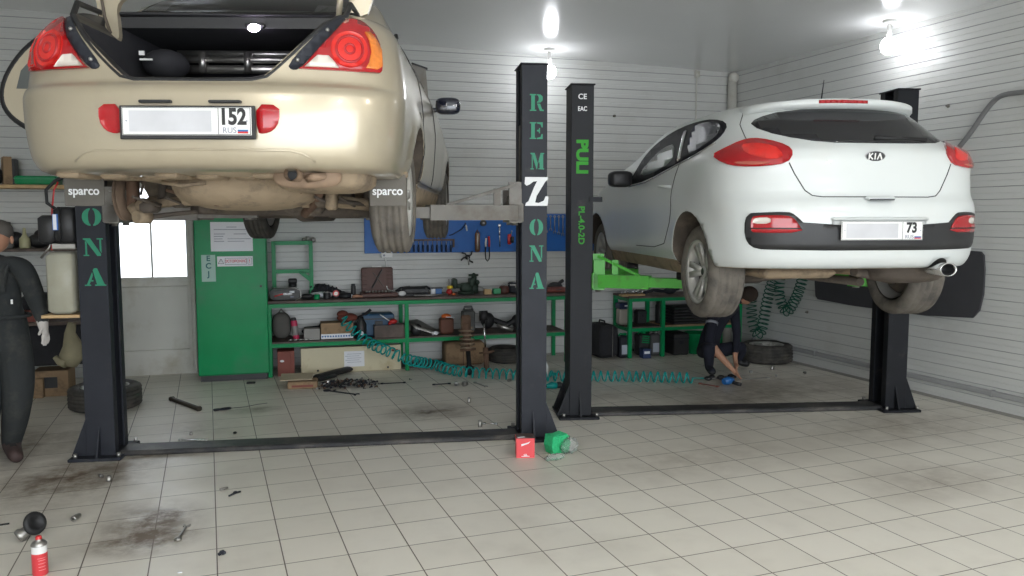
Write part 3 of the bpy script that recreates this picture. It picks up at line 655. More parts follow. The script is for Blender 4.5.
# ---------------------------------------------------------------- the room
XR = 6.15; BANG = math.radians(-5.0)
WB = tr(XR, 8.47, 0) @ rz(BANG)          # back wall frame: +x along the wall to the right, -y into the room
WBI = WB.inverted()
def bk(px, py, off=0.0):
    """pixel -> (x, z) on the plane that stands `off` in front of the back wall"""
    o = WBI @ V(tuple(_C)); d = WBI.to_3x3() @ V(tuple(_fw+_rt*(px-512)/FPX-_up*(py-288)/FPX)); t = (-off-o.y)/d.y
    p = o+d*t; return p.x, p.z
def fl(px, py, z=0.0):
    r = _fw+_rt*(px-512)/FPX-_up*(py-288)/FPX; t = (z-CAMH)/r[2]; p = _C+r*t; return V((p[0], p[1], z))
def wr(px, py, off=0.0):
    """pixel -> (y, z) on the right wall"""
    r = _fw+_rt*(px-512)/FPX-_up*(py-288)/FPX; t = (XR-off)/r[0]; p = _C+r*t; return float(p[1]), float(p[2])
def ceil_z(x): return 3.415+.029*(XR-x)
def nodes_mat(name):
    m = bpy.data.materials.new(name); m.use_nodes = True; nt = m.node_tree; return m, nt, nt.nodes['Principled BSDF'], nt.nodes.new, nt.links.new
SIDING = mat('white_vinyl_siding', (.53, .535, .515), .42, var=.04, vscale=3, dirt=(.42, .41, .38), dscale=1.6, dlo=.55, dhi=.9)
SEAM = mat('siding_joint', (.30, .31, .31), .6)
def siding(mb, W, z0, z1f, pitch=.105, M=None, holes=()):
    """horizontal lap boards on the plane y=0 facing -y, x from 0 to W; holes = (x0,x1,z0,z1)"""
    xs = sorted({0, W}|{h[0] for h in holes}|{h[1] for h in holes})
    k = 0; z = z0
    while z < max(z1f(0), z1f(W))-.002:
        zt = z+pitch
        for a, b in zip(xs, xs[1:]):
            top = min(zt, max(z1f(a), z1f(b))); zz0, zz1 = z, top
            for h in holes:
                if a >= h[0]-1e-6 and b <= h[1]+1e-6:
                    if zz0 < h[3] and zz1 > h[2]:
                        if zz0 >= h[2]: zz0 = max(zz0, h[3])
                        else: zz1 = min(zz1, h[2])
            if zz1-zz0 < .004: continue
            mb.use(SIDING); t = .010; g = .006
            zm = (zz0+zz1)/2; q = .0035
            mb.faces([(a, -t, zz0+g), (b, -t, zz0+g), (b, -t*.8, zm-q), (a, -t*.8, zm-q), (b, -t*.45, zm), (a, -t*.45, zm), (b, -t*.85, zm+q), (a, -t*.85, zm+q), (b, -t*.45, zz1), (a, -t*.45, zz1)], [(0, 1, 2, 3), (3, 2, 4, 5), (5, 4, 6, 7), (7, 6, 8, 9)], M)
            mb.use(SEAM); mb.faces([(a, -t, zz0+g), (b, -t, zz0+g), (b, 0, zz0), (a, 0, zz0), (a, -t*.45, zz0-.0005), (b, -t*.45, zz0-.0005)], [(1, 0, 4, 5)], M)
        z = zt; k += 1
XL = -4.7; YF = -2.6
# floor
m, nt, b, N, L = nodes_mat('cream_floor_tiles')
tc = N('ShaderNodeTexCoord'); mp = N('ShaderNodeMapping'); mp.inputs['Location'].default_value = (.006+.0, .09, 0); L(tc.outputs['Object'], mp.inputs['Vector'])
br = N('ShaderNodeTexBrick'); br.offset = 0; br.squash = 1
for k, v in (('Scale', 1), ('Mortar Size', .0034), ('Mortar Smooth', .3), ('Bias', 0), ('Brick Width', .3), ('Row Height', .3)): br.inputs[k].default_value = v
br.inputs['Color1'].default_value = (.72, .685, .61, 1); br.inputs['Color2'].default_value = (.68, .645, .57, 1); br.inputs['Mortar'].default_value = (.10, .082, .06, 1)
L(mp.outputs['Vector'], br.inputs['Vector'])
def noise(sc, det=6, rough=.6):
    n = N('ShaderNodeTexNoise'); n.inputs['Scale'].default_value = sc; n.inputs['Detail'].default_value = det; n.inputs['Roughness'].default_value = rough; L(tc.outputs['Object'], n.inputs['Vector']); return n.outputs['Fac']
def rng(src, a, b_, c=0, d=1):
    r = N('ShaderNodeMapRange'); r.inputs['From Min'].default_value = a; r.inputs['From Max'].default_value = b_; r.inputs['To Min'].default_value = c; r.inputs['To Max'].default_value = d; L(src, r.inputs['Value']); return r.outputs['Result']
def mathn(op, a, c):
    n = N('ShaderNodeMath'); n.operation = op; n.use_clamp = op in ('ADD',)
    for i, s in enumerate((a, c)):
        if isinstance(s, (int, float)): n.inputs[i].default_value = s
        else: L(s, n.inputs[i])
    return n.outputs[0]
def mixc(f, a, col):
    n = N('ShaderNodeMix'); n.data_type = 'RGBA'; L(f, n.inputs['Factor']); L(a, n.inputs['A']); n.inputs['B'].default_value = (*col, 1); return n.outputs['Result']
c0 = mixc(rng(noise(.9, 4, .5), .5, .85, 0, .4), br.outputs['Color'], (.36, .33, .285))
c0 = mixc(rng(noise(4, 5), .5, 1, 0, .3), c0, (.33, .29, .24))
acc = None
for px_, py_, rx_, ry_, st in ((150, 525, .22, .30, .9), (165, 516, .07, .08, 1), (135, 545, .25, .12, .5), (195, 430, .25, .3, .4), (80, 475, .35, .3, .6), (430, 412, .3, .22, .8), (255, 410, .18, .10, .6), (160, 455, .3, .2, .4), (545, 372, .8, .25, .4), (40, 490, .5, .5, .4), (20, 445, .5, .5, .6), (770, 388, .8, .5, .5), (900, 425, .7, .4, .4), (690, 460, .8, .3, .25), (940, 480, .5, .25, .3), (330, 385, .8, .25, .3), (610, 395, .8, .25, .3), (250, 445, .8, .1, .3), (700, 405, 1.2, .25, .3)):
    p = fl(px_, py_); s_ = N('ShaderNodeMapping'); s_.inputs['Location'].default_value = (-p.x/rx_, -p.y/ry_, 0); s_.inputs['Scale'].default_value = (1/rx_, 1/ry_, 1); L(tc.outputs['Object'], s_.inputs['Vector'])
    ln = N('ShaderNodeVectorMath'); ln.operation = 'LENGTH'; L(s_.outputs['Vector'], ln.inputs[0]); v = rng(ln.outputs['Value'], 1.6, .1, 0, st)
    acc = v if acc is None else mathn('ADD', acc, v)
c0 = mixc(mathn('MULTIPLY', acc, rng(noise(6, 8, .7), .30, .60, .25, 1.3)), c0, (.13, .09, .055))
L(c0, b.inputs['Base Color']); L(rng(noise(3), .3, .7, .30, .50), b.inputs['Roughness']); b.inputs['Specular IOR Level'].default_value = .35
bp = N('ShaderNodeBump'); bp.inputs['Strength'].default_value = .25; bp.inputs['Distance'].default_value = .002; bp.invert = True; L(br.outputs['Fac'], bp.inputs['Height']); L(bp.outputs['Normal'], b.inputs['Normal'])
FLOORM = m
mb = MB().use(FLOORM); mb.box(((XL+XR)/2, 3.4, -.05), (XR-XL+.6, 13, .1)); struct(mb.build('floor'))
# back wall with the door opening
x_dl = bk(104, 300)[0]; x_dr = bk(196, 300)[0]; ztop = 2.12
LWb = (XR-XL)/math.cos(BANG)+.3
mb = MB(); Mw = WB @ tr(-LWb, 0, 0)
hole = (x_dl+LWb, x_dr+LWb, 0, ztop)
siding(mb, LWb, 0, lambda x: 3.85, M=Mw, holes=(hole,))
WALLC = mat('wall_core', (.5, .5, .48), .8); mb.use(WALLC)
mb.box((hole[0]/2, .10, 1.95), (hole[0], .18, 3.9), Mw); mb.box(((hole[1]+LWb+.3)/2, .10, 1.95), (LWb+.3-hole[1], .18, 3.9), Mw); mb.box(((hole[0]+hole[1])/2, .10, (ztop+3.9)/2), (hole[1]-hole[0], .18, 3.9-ztop), Mw)
struct(mb.build('wall_back'))
mb = MB(); Lr_ = 8.47-YF+.1; Mr = tr(XR, 8.47+.1, 0) @ rz(-PI/2)
siding(mb, Lr_, 0, lambda x: 3.42, pitch=.105, M=Mr); mb.use(WALLC); mb.box((Lr_/2, .12, 1.75), (Lr_+.4, .18, 3.5), Mr); struct(mb.build('wall_right'))
mb = MB(); Ll = 9.6-YF; Ml = tr(XL, YF, 0) @ rz(PI/2); siding(mb, Ll, 0, lambda x: 3.8, M=Ml); mb.use(WALLC); mb.box((Ll/2, .12, 1.95), (Ll+.4, .18, 3.9), Ml); struct(mb.build('wall_left'))
# front wall behind the camera with an open gateway: the daylight comes in here
gx0, gx1, gz = -3.4, 4.9, 3.05
mb = MB().use(SIDING); mb.box(((XL+gx0)/2-.1, YF-.1, 1.95), (gx0-XL+.2, .2, 3.9)); mb.box(((XR+gx1)/2+.1, YF-.1, 1.95), (XR-gx1+.2, .2, 3.9)); mb.box(((gx0+gx1)/2, YF-.1, (gz+3.9)/2), (gx1-gx0, .2, 3.9-gz)); struct(mb.build('wall_front'))
# glossy stretch ceiling
m, nt, b, N, L = nodes_mat('glossy_stretch_ceiling'); b.inputs['Base Color'].default_value = (.74, .745, .735, 1); b.inputs['Roughness'].default_value = .17; b.inputs['Coat Weight'].default_value = .5; b.inputs['Coat Roughness'].default_value = .12
tc = N('ShaderNodeTexCoord'); n_ = noise(.8, 2); bp = N('ShaderNodeBump'); bp.inputs['Strength'].default_value = .12; bp.inputs['Distance'].default_value = .05; L(n_, bp.inputs['Height']); L(bp.outputs['Normal'], b.inputs['Normal'])
mb = MB().use(m); c_ = [(XL-.2, YF-.2), (XR+.1, YF-.2), (XR+.1, 9.6), (XL-.2, 9.6)]
mb.faces([(x, y, ceil_z(x)) for x, y in c_]+[(x, y, ceil_z(x)+.12) for x, y in c_], [(3, 2, 1, 0), (4, 5, 6, 7), (0, 1, 5, 4), (1, 2, 6, 5), (2, 3, 7, 6), (3, 0, 4, 7)]); struct(mb.build('ceiling'))
# outside ground seen through the door
mb = MB().use(mat('bright_yard', (.8, .8, .8), .9)); mb.box((0, 20, -.12), (60, 20.5, .1)); mb.box((0, -15, -.12), (60, 24, .1)); struct(mb.build('ground_outside'))
mb = MB().use(mat('pale_glare_screen', (.75, .75, .75), .9)); mb.box((-1, 15.5, 3), (16, .3, 6)); struct(mb.build('wall_glare_screen'))  # wall added outside to tame the sky glare through the door
# door_1: white plastic door, glass above, panel below
DW = WHPL if False else mat('aged_white_pvc', (.56, .55, .50), .45, var=.05, dirt=(.36, .32, .24), dscale=2.5, dlo=.52, dhi=.8)
dw = x_dr-x_dl
d = bpy.data.objects.new('door_1', None); COL.objects.link(d); d.matrix_world = WB @ tr(x_dl, 0, 0); struct(d)
gz0 = bk(160, 277)[1]
m = MB().use(DW)
for (a, c) in (((.035, 0, ztop/2), (.07, .09, ztop)), ((dw-.02, 0, ztop/2), (.04, .09, ztop)), ((dw/2, 0, ztop-.035), (dw, .09, .07))): m.box(a, c, bev=.01)
m.build('door_frame', d)
m = MB().use(DW)
for (a, c) in (((.11, .0, ztop/2), (.09, .07, ztop-.16)), ((dw-.058, 0, ztop/2), (.036, .07, ztop-.10)), ((dw/2+.04, 0, .16), (dw-.22, .07, .20)), ((dw/2+.04, 0, gz0-.05), (dw-.22, .07, .10)), ((dw/2+.04, 0, ztop-.14), (dw-.22, .07, .10))): m.box(a, c, bev=.008)
m.box((dw/2+.04, .012, (gz0+.2)/2), (dw-.20, .025, gz0-.26)); m.box((dw/2, .01, .035), (dw, .10, .07)); m.build('door_panel', d)
m = MB().use(mat('door_pane', (.95, .97, 1), .02, trans=1, ior=1.05)); m.box((dw/2+.04, .01, (gz0+ztop-.2)/2), (dw-.20, .008, ztop-.2-gz0)); m.build('glass', d)
m = MB().use(DW); m.box((dw*.53, .005, (gz0+ztop-.2)/2), (.018, .02, ztop-.2-gz0)); m.build('glazing_bar', d)
# baseboards: dark gap line, corner pipe, cable trunk
m = MB().use(mat('grey_base_strip', (.25, .24, .22), .7)); m.box((XR-.014, 3.0, .012), (.016, 11, .024)); o = m.build('baseboard_right'); struct(o)
m = MB().use(mat('grey_base_strip', (.25, .24, .22), .7)); m.box((-(LWb+x_dr)/2+ (x_dr+LWb)/2 if False else x_dr/2, -.014, .012), (-x_dr, .016, .024), WB); struct(m.build('baseboard_back'))
m = MB().use(DW, True); m.tube([(XR-.06, 8.40, .05), (XR-.06, 8.40, 3.36)], .055, 14); m.ball((XR-.06, 8.38, 3.34), .065); struct(m.build('trim_1'))
y0, z0 = wr(700, 75); x0 = bk(696, 74)[0]
m = MB().use(DW, True); m.tube([WB @ V((x0, -.02, .9)), WB @ V((x0, -.02, 3.42))], .008, 8); m.box((x0, -.03, 3.37), (.05, .05, .07), WB); struct(m.build('trim_2'))
yt0, zt0 = wr(803, 349); yt1, zt1 = wr(1024, 396)
m = MB().use(mat('grey_cable_trunk', (.30, .30, .30), .6, var=.1)); m.box((XR-.03, (yt0+.3+1.0)/2, .165), (.035, yt0+.3-1.0, .045), bev=.006)
for k in range(7): m.box((XR-.03, 1.6+k*1.05, .165), (.045, .02, .055))
tag(m.build('cable_trunking'), 'grey cable trunking running low along the right wall', 'cable trunking')
SIDE_BULBS = []
def lamp(px, py, d, label):
    p = V(tuple(at_depth(px, py, d)));
    t = thing('ceiling_lamp', label, 'lamp', tr(p.x, p.y, p.z), 'bare bulbs under the ceiling')
    zc = ceil_z(p.x)-p.z
    m = MB().use(WHPL, True); m.cyl((0, 0, .04), (0, 0, zc), .02, 12); m.cyl((0, 0, zc-.03), (0, 0, zc-.001), .06, 16); m.build('lamp_holder', t)
    m = MB().use(mat('lit_bulb', (1, 1, 1), .3, emis=(.93, .95, 1), es=34), True); m.ball((0, 0, 0), (.075, .075, .08)); m.build('bulb', t)
    return p
lamp(549.5, 72, 8.85, 'lit bare bulb near the back wall, left of the two visible bulbs')
p2 = lamp(889, 46, 7.3, 'lit bare bulb beside the right wall, above the white car')
# ---------------------------------------------------------------- stencil glyphs
def arc(cx, cy, rx_, ry_, a0, a1, n=12): return [(cx+rx_*math.cos(math.radians(a0+(a1-a0)*i/n)), cy+ry_*math.sin(math.radians(a0+(a1-a0)*i/n))) for i in range(n+1)]
STEM = [(0, 0), (.36, 0), (.36, .07), (.28, .07), (.28, .93), (.36, .93), (.36, 1), (0, 1), (0, .93), (.08, .93), (.08, .07), (0, .07)]
GL = {
 'O': [arc(.36, .5, .36, .5, 96, 264, 16)+arc(.34, .5, .10, .42, 262, 98, 10), arc(.40, .5, .36, .5, -84, 84, 16)+arc(.42, .5, .10, .42, 82, -82, 10)],
 'R': [STEM, [(.40, 1), (.60, .97), (.70, .88), (.72, .75), (.70, .62), (.60, .52), (.40, .48), (.40, .55), (.47, .60), (.50, .75), (.47, .9), (.40, .93)], [(.40, .44), (.57, .44), (.68, .10), (.78, .07), (.78, 0), (.56, 0)]],
 'E': [STEM, [(.40, 1), (.72, 1), (.72, .70), (.66, .70), (.60, .88), (.40, .93)], [(.40, .46), (.50, .44), (.52, .34), (.57, .34), (.57, .66), (.52, .66), (.50, .56), (.40, .54)], [(.40, 0), (.40, .07), (.60, .12), (.66, .30), (.72, .30), (.72, 0)]],
 'M': [[(0, 0), (.20, 0), (.20, .07), (.14, .07), (.14, .70), (.08, .93), (0, .93)][0:4]+[(.14, .66), (.08, .9), (.08, .07), (0, .07)], [(0, 1), (.26, 1), (.46, .38), (.42, .02), (.38, .02), (.10, .88), (0, .93)], [(.50, .02), (.86, 0), (.86, .07), (.80, .07), (.80, .93), (.86, .93), (.86, 1), (.64, 1), (.50, .48), (.54, .34), (.58, .48), (.58, .07), (.50, .07)]],
 'N': [[(0, 0), (.22, 0), (.22, .07), (.15, .07), (.15, .74), (.08, .86), (.08, .07), (0, .07)], [(0, 1), (.28, 1), (.68, .12), (.68, 0), (.54, 0), (.10, .88), (0, .93)], [(.54, 1), (.78, 1), (.78, .93), (.71, .93), (.71, .16), (.64, .32), (.64, .93), (.54, .93)]],
 'A': [[(0, 0), (.24, 0), (.24, .07), (.18, .07), (.23, .25), (.34, .25), (.34, .33), (.26, .33), (.33, .58), (.30, .78), (.08, .07), (0, .07)], [(.33, .88), (.38, 1), (.50, 1), (.78, .07), (.84, .07), (.84, 0), (.40, 0), (.40, .07), (.48, .07)]],
 'Z': [[(.08, .70), (.0, .76), (.02, 1), (.98, 1), (.94, .90), (.86, .84), (.50, .34), (.44, .12), (.58, .10), (.80, .18), (.88, .34), (1, .32), (.96, 0), (.02, 0), (.06, .10), (.16, .16), (.40, .66), (.52, .86), (.36, .84), (.20, .74)]]}
def glyph(mb, ch, c, w, h, M, dep=.0015):
    for pl in GL[ch]: mb.prism([((x-(.5 if ch == 'Z' else .39))*w, (y-.5)*h) for x, y in pl], dep, M @ tr(*c))
def lift(name, label, A, B, Wp, Dp, H, pm, arm_m, arm_z, spec):
    """two-post lift; A,B = front outer-left floor corners of both posts"""
    A = V(A); B = V(B); dx = B-A; ang = math.atan2(dx.y, dx.x); L_ = dx.length
    t = thing(name, label, 'car lift', tr(A.x, A.y, 0) @ rz(ang))
    posts = []
    for i, x0 in enumerate((0, L_)):
        s = 1 if i == 0 else -1; xo = x0 if i == 0 else x0+Wp; xi = x0+Wp if i == 0 else x0
        m = MB().use(pm); th = .012
        m.box((x0+Wp/2, th/2, H/2), (Wp, th, H), bev=.003); m.box((x0+Wp/2, Dp-th/2, H/2), (Wp, th, H), bev=.003)
        m.box((xo+s*th/2, Dp/2, H/2), (th, Dp-.02, H)); m.box((xi-s*th/2, .04, H/2), (th, .06, H)); m.box((xi-s*th/2, Dp-.04, H/2), (th, .06, H))
        m.box((x0+Wp/2, Dp/2, H+.006), (Wp+.02, Dp+.02, .012), bev=.003)
        m.use(STEEL); m.cyl((x0+Wp/2, Dp/2, .03), (x0+Wp/2, Dp/2, arm_z+.35), .022, 12)
        p = m.build('post', t); posts.append(p)
        m = MB().use(pm); m.box((x0+Wp/2-s*.02, Dp/2, .011), (Wp+.15, Dp+.16, .022), bev=.004)
        for sy in (0.0, Dp):
            m.prism([(0, 0), (.10, 0), (.0, .26)], .012, tr(xo, sy+(.012 if sy == 0 else 0), .02) @ rz(PI if s > 0 else 0) @ rx(PI/2)) if s > 0 else m.prism([(0, 0), (.10, 0), (0, .26)], .012, tr(xo, sy+(.012 if sy == 0 else 0), .02) @ rx(PI/2))
        m.prism([(0, 0), (.075, 0), (0, .20)], .012, tr(x0+Wp/2, 0, .02) @ rz(-PI/2) @ rx(PI/2))
        m.use(STEEL, True)
        for bx in (-.035, Wp+.055):
            for by in (-.05, Dp+.05): m.cyl((x0+bx-s*.02, by, .02), (x0+bx-s*.02, by, .05), .014, 6)
        m.build('base_plate', t)
        m = MB().use(arm_m); m.box((xi-s*.06, Dp/2, arm_z+.25), (.10, Dp-.05, .72), bev=.006); m.box((xi+s*.04, Dp/2, arm_z-.03), (.10, Dp+.06, .14), bev=.01)
        m.box((xi+s*.05, -.02, arm_z+.02), (.09, .02, .24)); m.box((xi+s*.05, Dp+.02, arm_z+.02), (.09, .02, .24)); m.build('carriage', t)
    m = MB().use(mat('scuffed_floor_beam', (.035, .035, .037), .5, .3, var=.5, vscale=6, dirt=(.11, .10, .09), dscale=4, dlo=.45, dhi=.7)); m.box((L_/2+Wp/2, Dp*.45, .019), (L_-Wp-.02, .20, .038), bev=.01)
    m.build('floor_beam', t)
    for (i, px_, py_, ax, ay, z, gus) in spec:      # arms: pivot (px,py) to pad (ax,ay) in the lift's frame
        x0 = (Wp+.05) if i == 0 else L_-.05; P0 = V((x0+px_, py_, z)); P1 = V((ax, ay, z)); dd = (P1-P0); mid = P0.lerp(P1, .62)
        m = MB().use(arm_m); m.bar(P0, mid, .10, .105); m.use(STEEL, True); m.cyl(P0+V((0, 0, -.09)), P0+V((0, 0, .12)), .022, 12); a = m.build('lift_arm', t)
        m = MB().use(arm_m); m.bar(P0.lerp(P1, .55), P1+dd.normalized()*.06, .075, .075)
        m.build('arm_extension', a)
        if gus:
            m = MB().use(arm_m); sd = dd.normalized().cross(V((0, 0, 1)))*.0; m.bar(P0+V((0, 0, .20)), P0.lerp(P1, .5)+V((0, 0, .05)), .035, .02); m.bar(P0+V((0, 0, -.05)), P0+V((0, 0, .22)), .02, .09, up=(1, 0, 0)); m.bar(P0+dd.normalized()*.14+V((0, 0, 0)), P0+dd.normalized()*.14+V((0, 0, .17)), .02, .05, up=(1, 0, 0)); m.build('arm_brace', a)
        m = MB().use(BLKRB, True); m.cyl(P1+V((0, 0, .03)), P1+V((0, 0, .085)), .055, 20); m.use(STEEL, True); m.cyl(P1+V((0, 0, -.05)), P1+V((0, 0, .06)), .028, 12); m.build('lift_pad', a)
    return t, posts, ang, L_
# first lift: measured floor corners
A1 = fl(87, 459); B1 = fl(521.5, 440.5)
Z1 = 1.70
lift1, posts, ang1, L1 = lift('two_post_lift', 'charcoal two-post lift with green and white lettering holding the silver saloon', A1, B1, .185, .27, 2.715, CHARC, GRAYP, Z1,
    ((0, 0, .04, 1.10, .05, Z1-.03, False), (0, 0, .26, .95, 1.15, Z1-.03, False), (1, 0, .0, 1.93, -.32, Z1-.03, True), (1, 0, .26, 1.95, 1.05, Z1-.03, False)))
MF = rx(PI/2)
def px_z(x, y, d): return CAMH+(217-y)/800*d
m = MB().use(LETG); w_, h_ = .125, .115
for ch, y in (('O', 217), ('N', 246.5), ('A', 276)): glyph(m, ch, (.105, px_z(0, y, 5.42), 0) if False else (0, 0, 0), .16, .118, tr(.102, 0, px_z(0, y, 5.42)) @ MF)
m.build('stencil_lettering', posts[0])
m = MB().use(LETG)
for ch, y in (('R', 106), ('E', 133), ('M', 162.5), ('O', 227), ('N', 253), ('A', 280)): glyph(m, ch, (0, 0, 0), .115 if ch == 'M' else .13, .118, tr(L1+.108, 0, px_z(0, y, 5.85)) @ MF)
m.use(LETW); glyph(m, 'Z', (0, 0, 0), .175, .205, tr(L1+.108, 0, px_z(0, 192, 5.85)) @ MF); m.build('stencil_lettering', posts[1])
# power unit on the first post: motor, valve block, milky oil tank
def on_post(px, py): # pixel -> local x,z on the first post's front plane
    M_ = lift1.matrix_world.inverted(); o = M_ @ V(tuple(_C)); d = M_.to_3x3() @ V(tuple(_fw+_rt*(px-512)/FPX-_up*(py-288)/FPX)); t_ = (.08-o.y)/d.y; return (o+d*t_)
bpy.context.view_layer.update()
a = on_post(57, 207); c = on_post(79, 243)
m = MB().use(BLKPL, True); xm = (a.x+c.x)/2; m.box((xm, .10, (a.z+c.z)/2), (c.x-a.x, .20, a.z-c.z), bev=.02); m.box((a.x-.055, .10, (a.z+c.z)/2-.03), (.11, .14, a.z-c.z-.05), bev=.02); m.box((xm-.02, -.005, (a.z+c.z)/2), (.012, .02, a.z-c.z))
pu = m.build('power_unit', lift1)
m = MB().use(mat('blue_rating_plate', (.05, .16, .5), .4)); q0 = on_post(57.5, 214); q1 = on_post(65, 230); m.box(((q0.x+q1.x)/2, -.008, (q0.z+q1.z)/2), (q1.x-q0.x, .004, q0.z-q1.z)); m.use(PAPER); m.box(((q0.x*.65+q1.x*.35), -.011, (q0.z+q1.z)/2), ((q1.x-q0.x)*.5, .002, (q0.z-q1.z)*.95)); m.build('rating_plate', pu)
m = MB().use(STEEL); b0 = on_post(55, 243); b1 = on_post(79, 249); m.box(((b0.x+b1.x)/2, .08, (b0.z+b1.z)/2), (b1.x-b0.x, .12, b0.z-b1.z), bev=.006); m.tube([on_post(52, 241), on_post(49, 248), on_post(41, 258)], .008, 8); m.build('valve_block', pu)
t0 = on_post(49, 252); t1 = on_post(79, 313)
m = MB().use(TANK, True); m.box(((t0.x+t1.x)/2, .10, (t0.z+t1.z)/2), (t1.x-t0.x, .19, t0.z-t1.z), bev=.025); m.build('oil_tank', pu)
m = MB().use(BLKRB, True); m.tube([on_post(60, 212), on_post(47, 203), on_post(46, 190), on_post(55, 181), on_post(66, 176)], .011, 8); m.use(REDP, True); m.tube([on_post(52, 250), on_post(52, 210), on_post(54, 190), on_post(58, 182)], .006, 8); m.build('hose', pu)
# second lift
A2 = fl(569.5, 418); B2 = fl(885, 411)
Z2 = 1.155; L2 = (B2-A2).length
lift2, posts2, ang2, L2 = lift('two_post_lift', 'black two-post lift with bright green arms holding the white hatchback', A2, B2, .18, .27, 2.68, BLACKP, LIME, Z2,
    ((0, 0, .02, .84, -.30, Z2-.03, True), (0, 0, .27, .75, 1.0, Z2-.03, False), (1, 0, .0, L2-.42, -.22, Z2-.03, False), (1, 0, .27, L2-.35, 1.0, Z2-.03, False)))
def zt2(y): return CAMH+(217-y)/800*6.6
m = MB().use(LETL); text_mb(m, 'PULI', .125, tr(.085, -.0005, zt2(159)) @ MF @ rz(-PI/2), .001, .006, sx=1.12)
text_mb(m, 'PL-4.0-2D', .068, tr(.085, -.0005, zt2(225)) @ MF @ rz(-PI/2), .001, .0015, sx=1.1)
m.use(LETW); text_mb(m, 'C\u0190' if False else 'CE', .058, tr(.088, -.0005, zt2(102)) @ MF, .001, .001); text_mb(m, 'EAC', .05, tr(.088, -.0005, zt2(113.5)) @ MF, .001, .001, sx=.8)
m.build('lettering', posts2[0])
m = MB().use(BLACKP); m.box((.18+.02, -.01, zt2(200)), (.10, .03, .04)); m.build('lock_lever', lift2)
# ---------------------------------------------------------------- things along the back wall
def wbp(x, y, z=0.0): return WB @ V((x, y, z))
def Wm(x, y, z, a=0.0): return WB @ tr(x, y, z) @ rz(a)
def frame_mb(m, pts, t=.035):
    for a, b in pts: m.bar(a, b, t, t)
# green locker
lx0, lx1 = -6.25, -5.575; lw = lx1-lx0
t = thing('metal_locker', 'tall green metal locker beside the white door, papers on its front', 'locker', Wm((lx0+lx1)/2, -.32, 0))
m = MB().use(GREEN); m.box((0, 0, .865), (lw, .52, 1.61), bev=.008); m.use(BLKPL); m.box((0, .0, .03), (lw-.04, .48, .06)); m.build('locker_body', t)
m = MB().use(GREEN); m.box((0, -.268, .865), (lw-.012, .016, 1.585), bev=.004); dr = m.build('door', t)
m = MB().use(BLKPL, True); m.cyl((lw/2-.07, -.277, 1.575), (lw/2-.07, -.285, 1.575), .018, 16); m.cyl((lw/2-.06, -.277, .95), (lw/2-.06, -.30, .95), .012, 10); m.build('lock', dr)
def onlock(x0, y0, x1, y1):
    a = bk(x0, y0, .60); b = bk(x1, y1, .60); cx = (lx0+lx1)/2; return a[0]-cx, b[0]-cx, b[1], a[1]
def sheet(parent, nm, x0, x1, z0, z1, y, m_): mb = MB().use(m_); mb.box(((x0+x1)/2, y, (z0+z1)/2), (x1-x0, .002, z1-z0)); return mb.build(nm, parent)
x0, x1, z0, z1 = onlock(210, 222, 253, 251); s1 = sheet(t, 'notice_sheet', x0, x1, z0, z1, -.278, PAPER)
mb = MB().use(INK); w_ = x1-x0
for k, seg_ in enumerate([((.38, .62),), ((.08, .9),), ((.08, .34), (.55, .85)), ((.08, .30),), ((.08, .28), (.40, .95)), ((.08, .32), (.4, .8))]):
    for l0, l1 in seg_: mb.box((x0+(l0+l1)/2*w_, -.2795, z1-.05-k*.024-(.02 if k > 1 else 0)), ((l1-l0)*w_, .0012, .006))
mb.build('printed_lines', s1)
x0, x1, z0, z1 = onlock(217, 256.5, 253, 266); s2 = sheet(t, 'warning_strip', x0, x1, z0, z1, -.278, PAPER)
mb = MB().use(mat('warning_red', (.55, .04, .06), .6)); zc = (z0+z1)/2; text_mb(mb, 'ОСТОРОЖНО', .036, tr(x0+(x1-x0)*.52, -.2795, zc) @ rx(PI/2), .0006, .001, sx=.85); text_mb(mb, '!', .045, tr(x0+(x1-x0)*.91, -.2795, zc) @ rx(PI/2), .0006, .001)
mb.use(BLKINK)
tri = [(-.026, -.022), (.026, -.022), (0, .026)]; F_ = tr(x0+.035, -.279, zc) @ rx(PI/2)
for a, b in zip(tri, tri[1:]+tri[:1]): mb.bar((a[0], a[1], 0), (b[0], b[1], 0), .004, .001, M=F_)
mb.box((0, 0, 0), (.003, .02, .001), F_)
for xa, xb in ((x0+(x1-x0)*.22, x0+(x1-x0)*.82), (x0+(x1-x0)*.86, x0+(x1-x0)*.97)):
    for zz in (zc-.031, zc+.031): mb.box(((xa+xb)/2, -.2795, zz), (xb-xa, .0012, .003))
    for xx in (xa, xb): mb.box((xx, -.2795, zc), (.003, .0012, .062))
mb.build('printed_warning', s2)
x0, x1, z0, z1 = onlock(201, 255, 216, 281.5); s3 = sheet(t, 'letter_label', x0, x1, z0, z1, -.2785, mat('pale_teal_label', (.38, .55, .48), .6))
mb = MB().use(mat('dark_teal_ink', (.01, .12, .12), .6))
for ch, zz in (('E', .86), ('C', .58), ('J', .28)): text_mb(mb, ch, .075, tr((x0+x1)/2, -.280, z0+(z1-z0)*zz) @ rx(PI/2), .0006, .002)
mb.build('letters', s3)
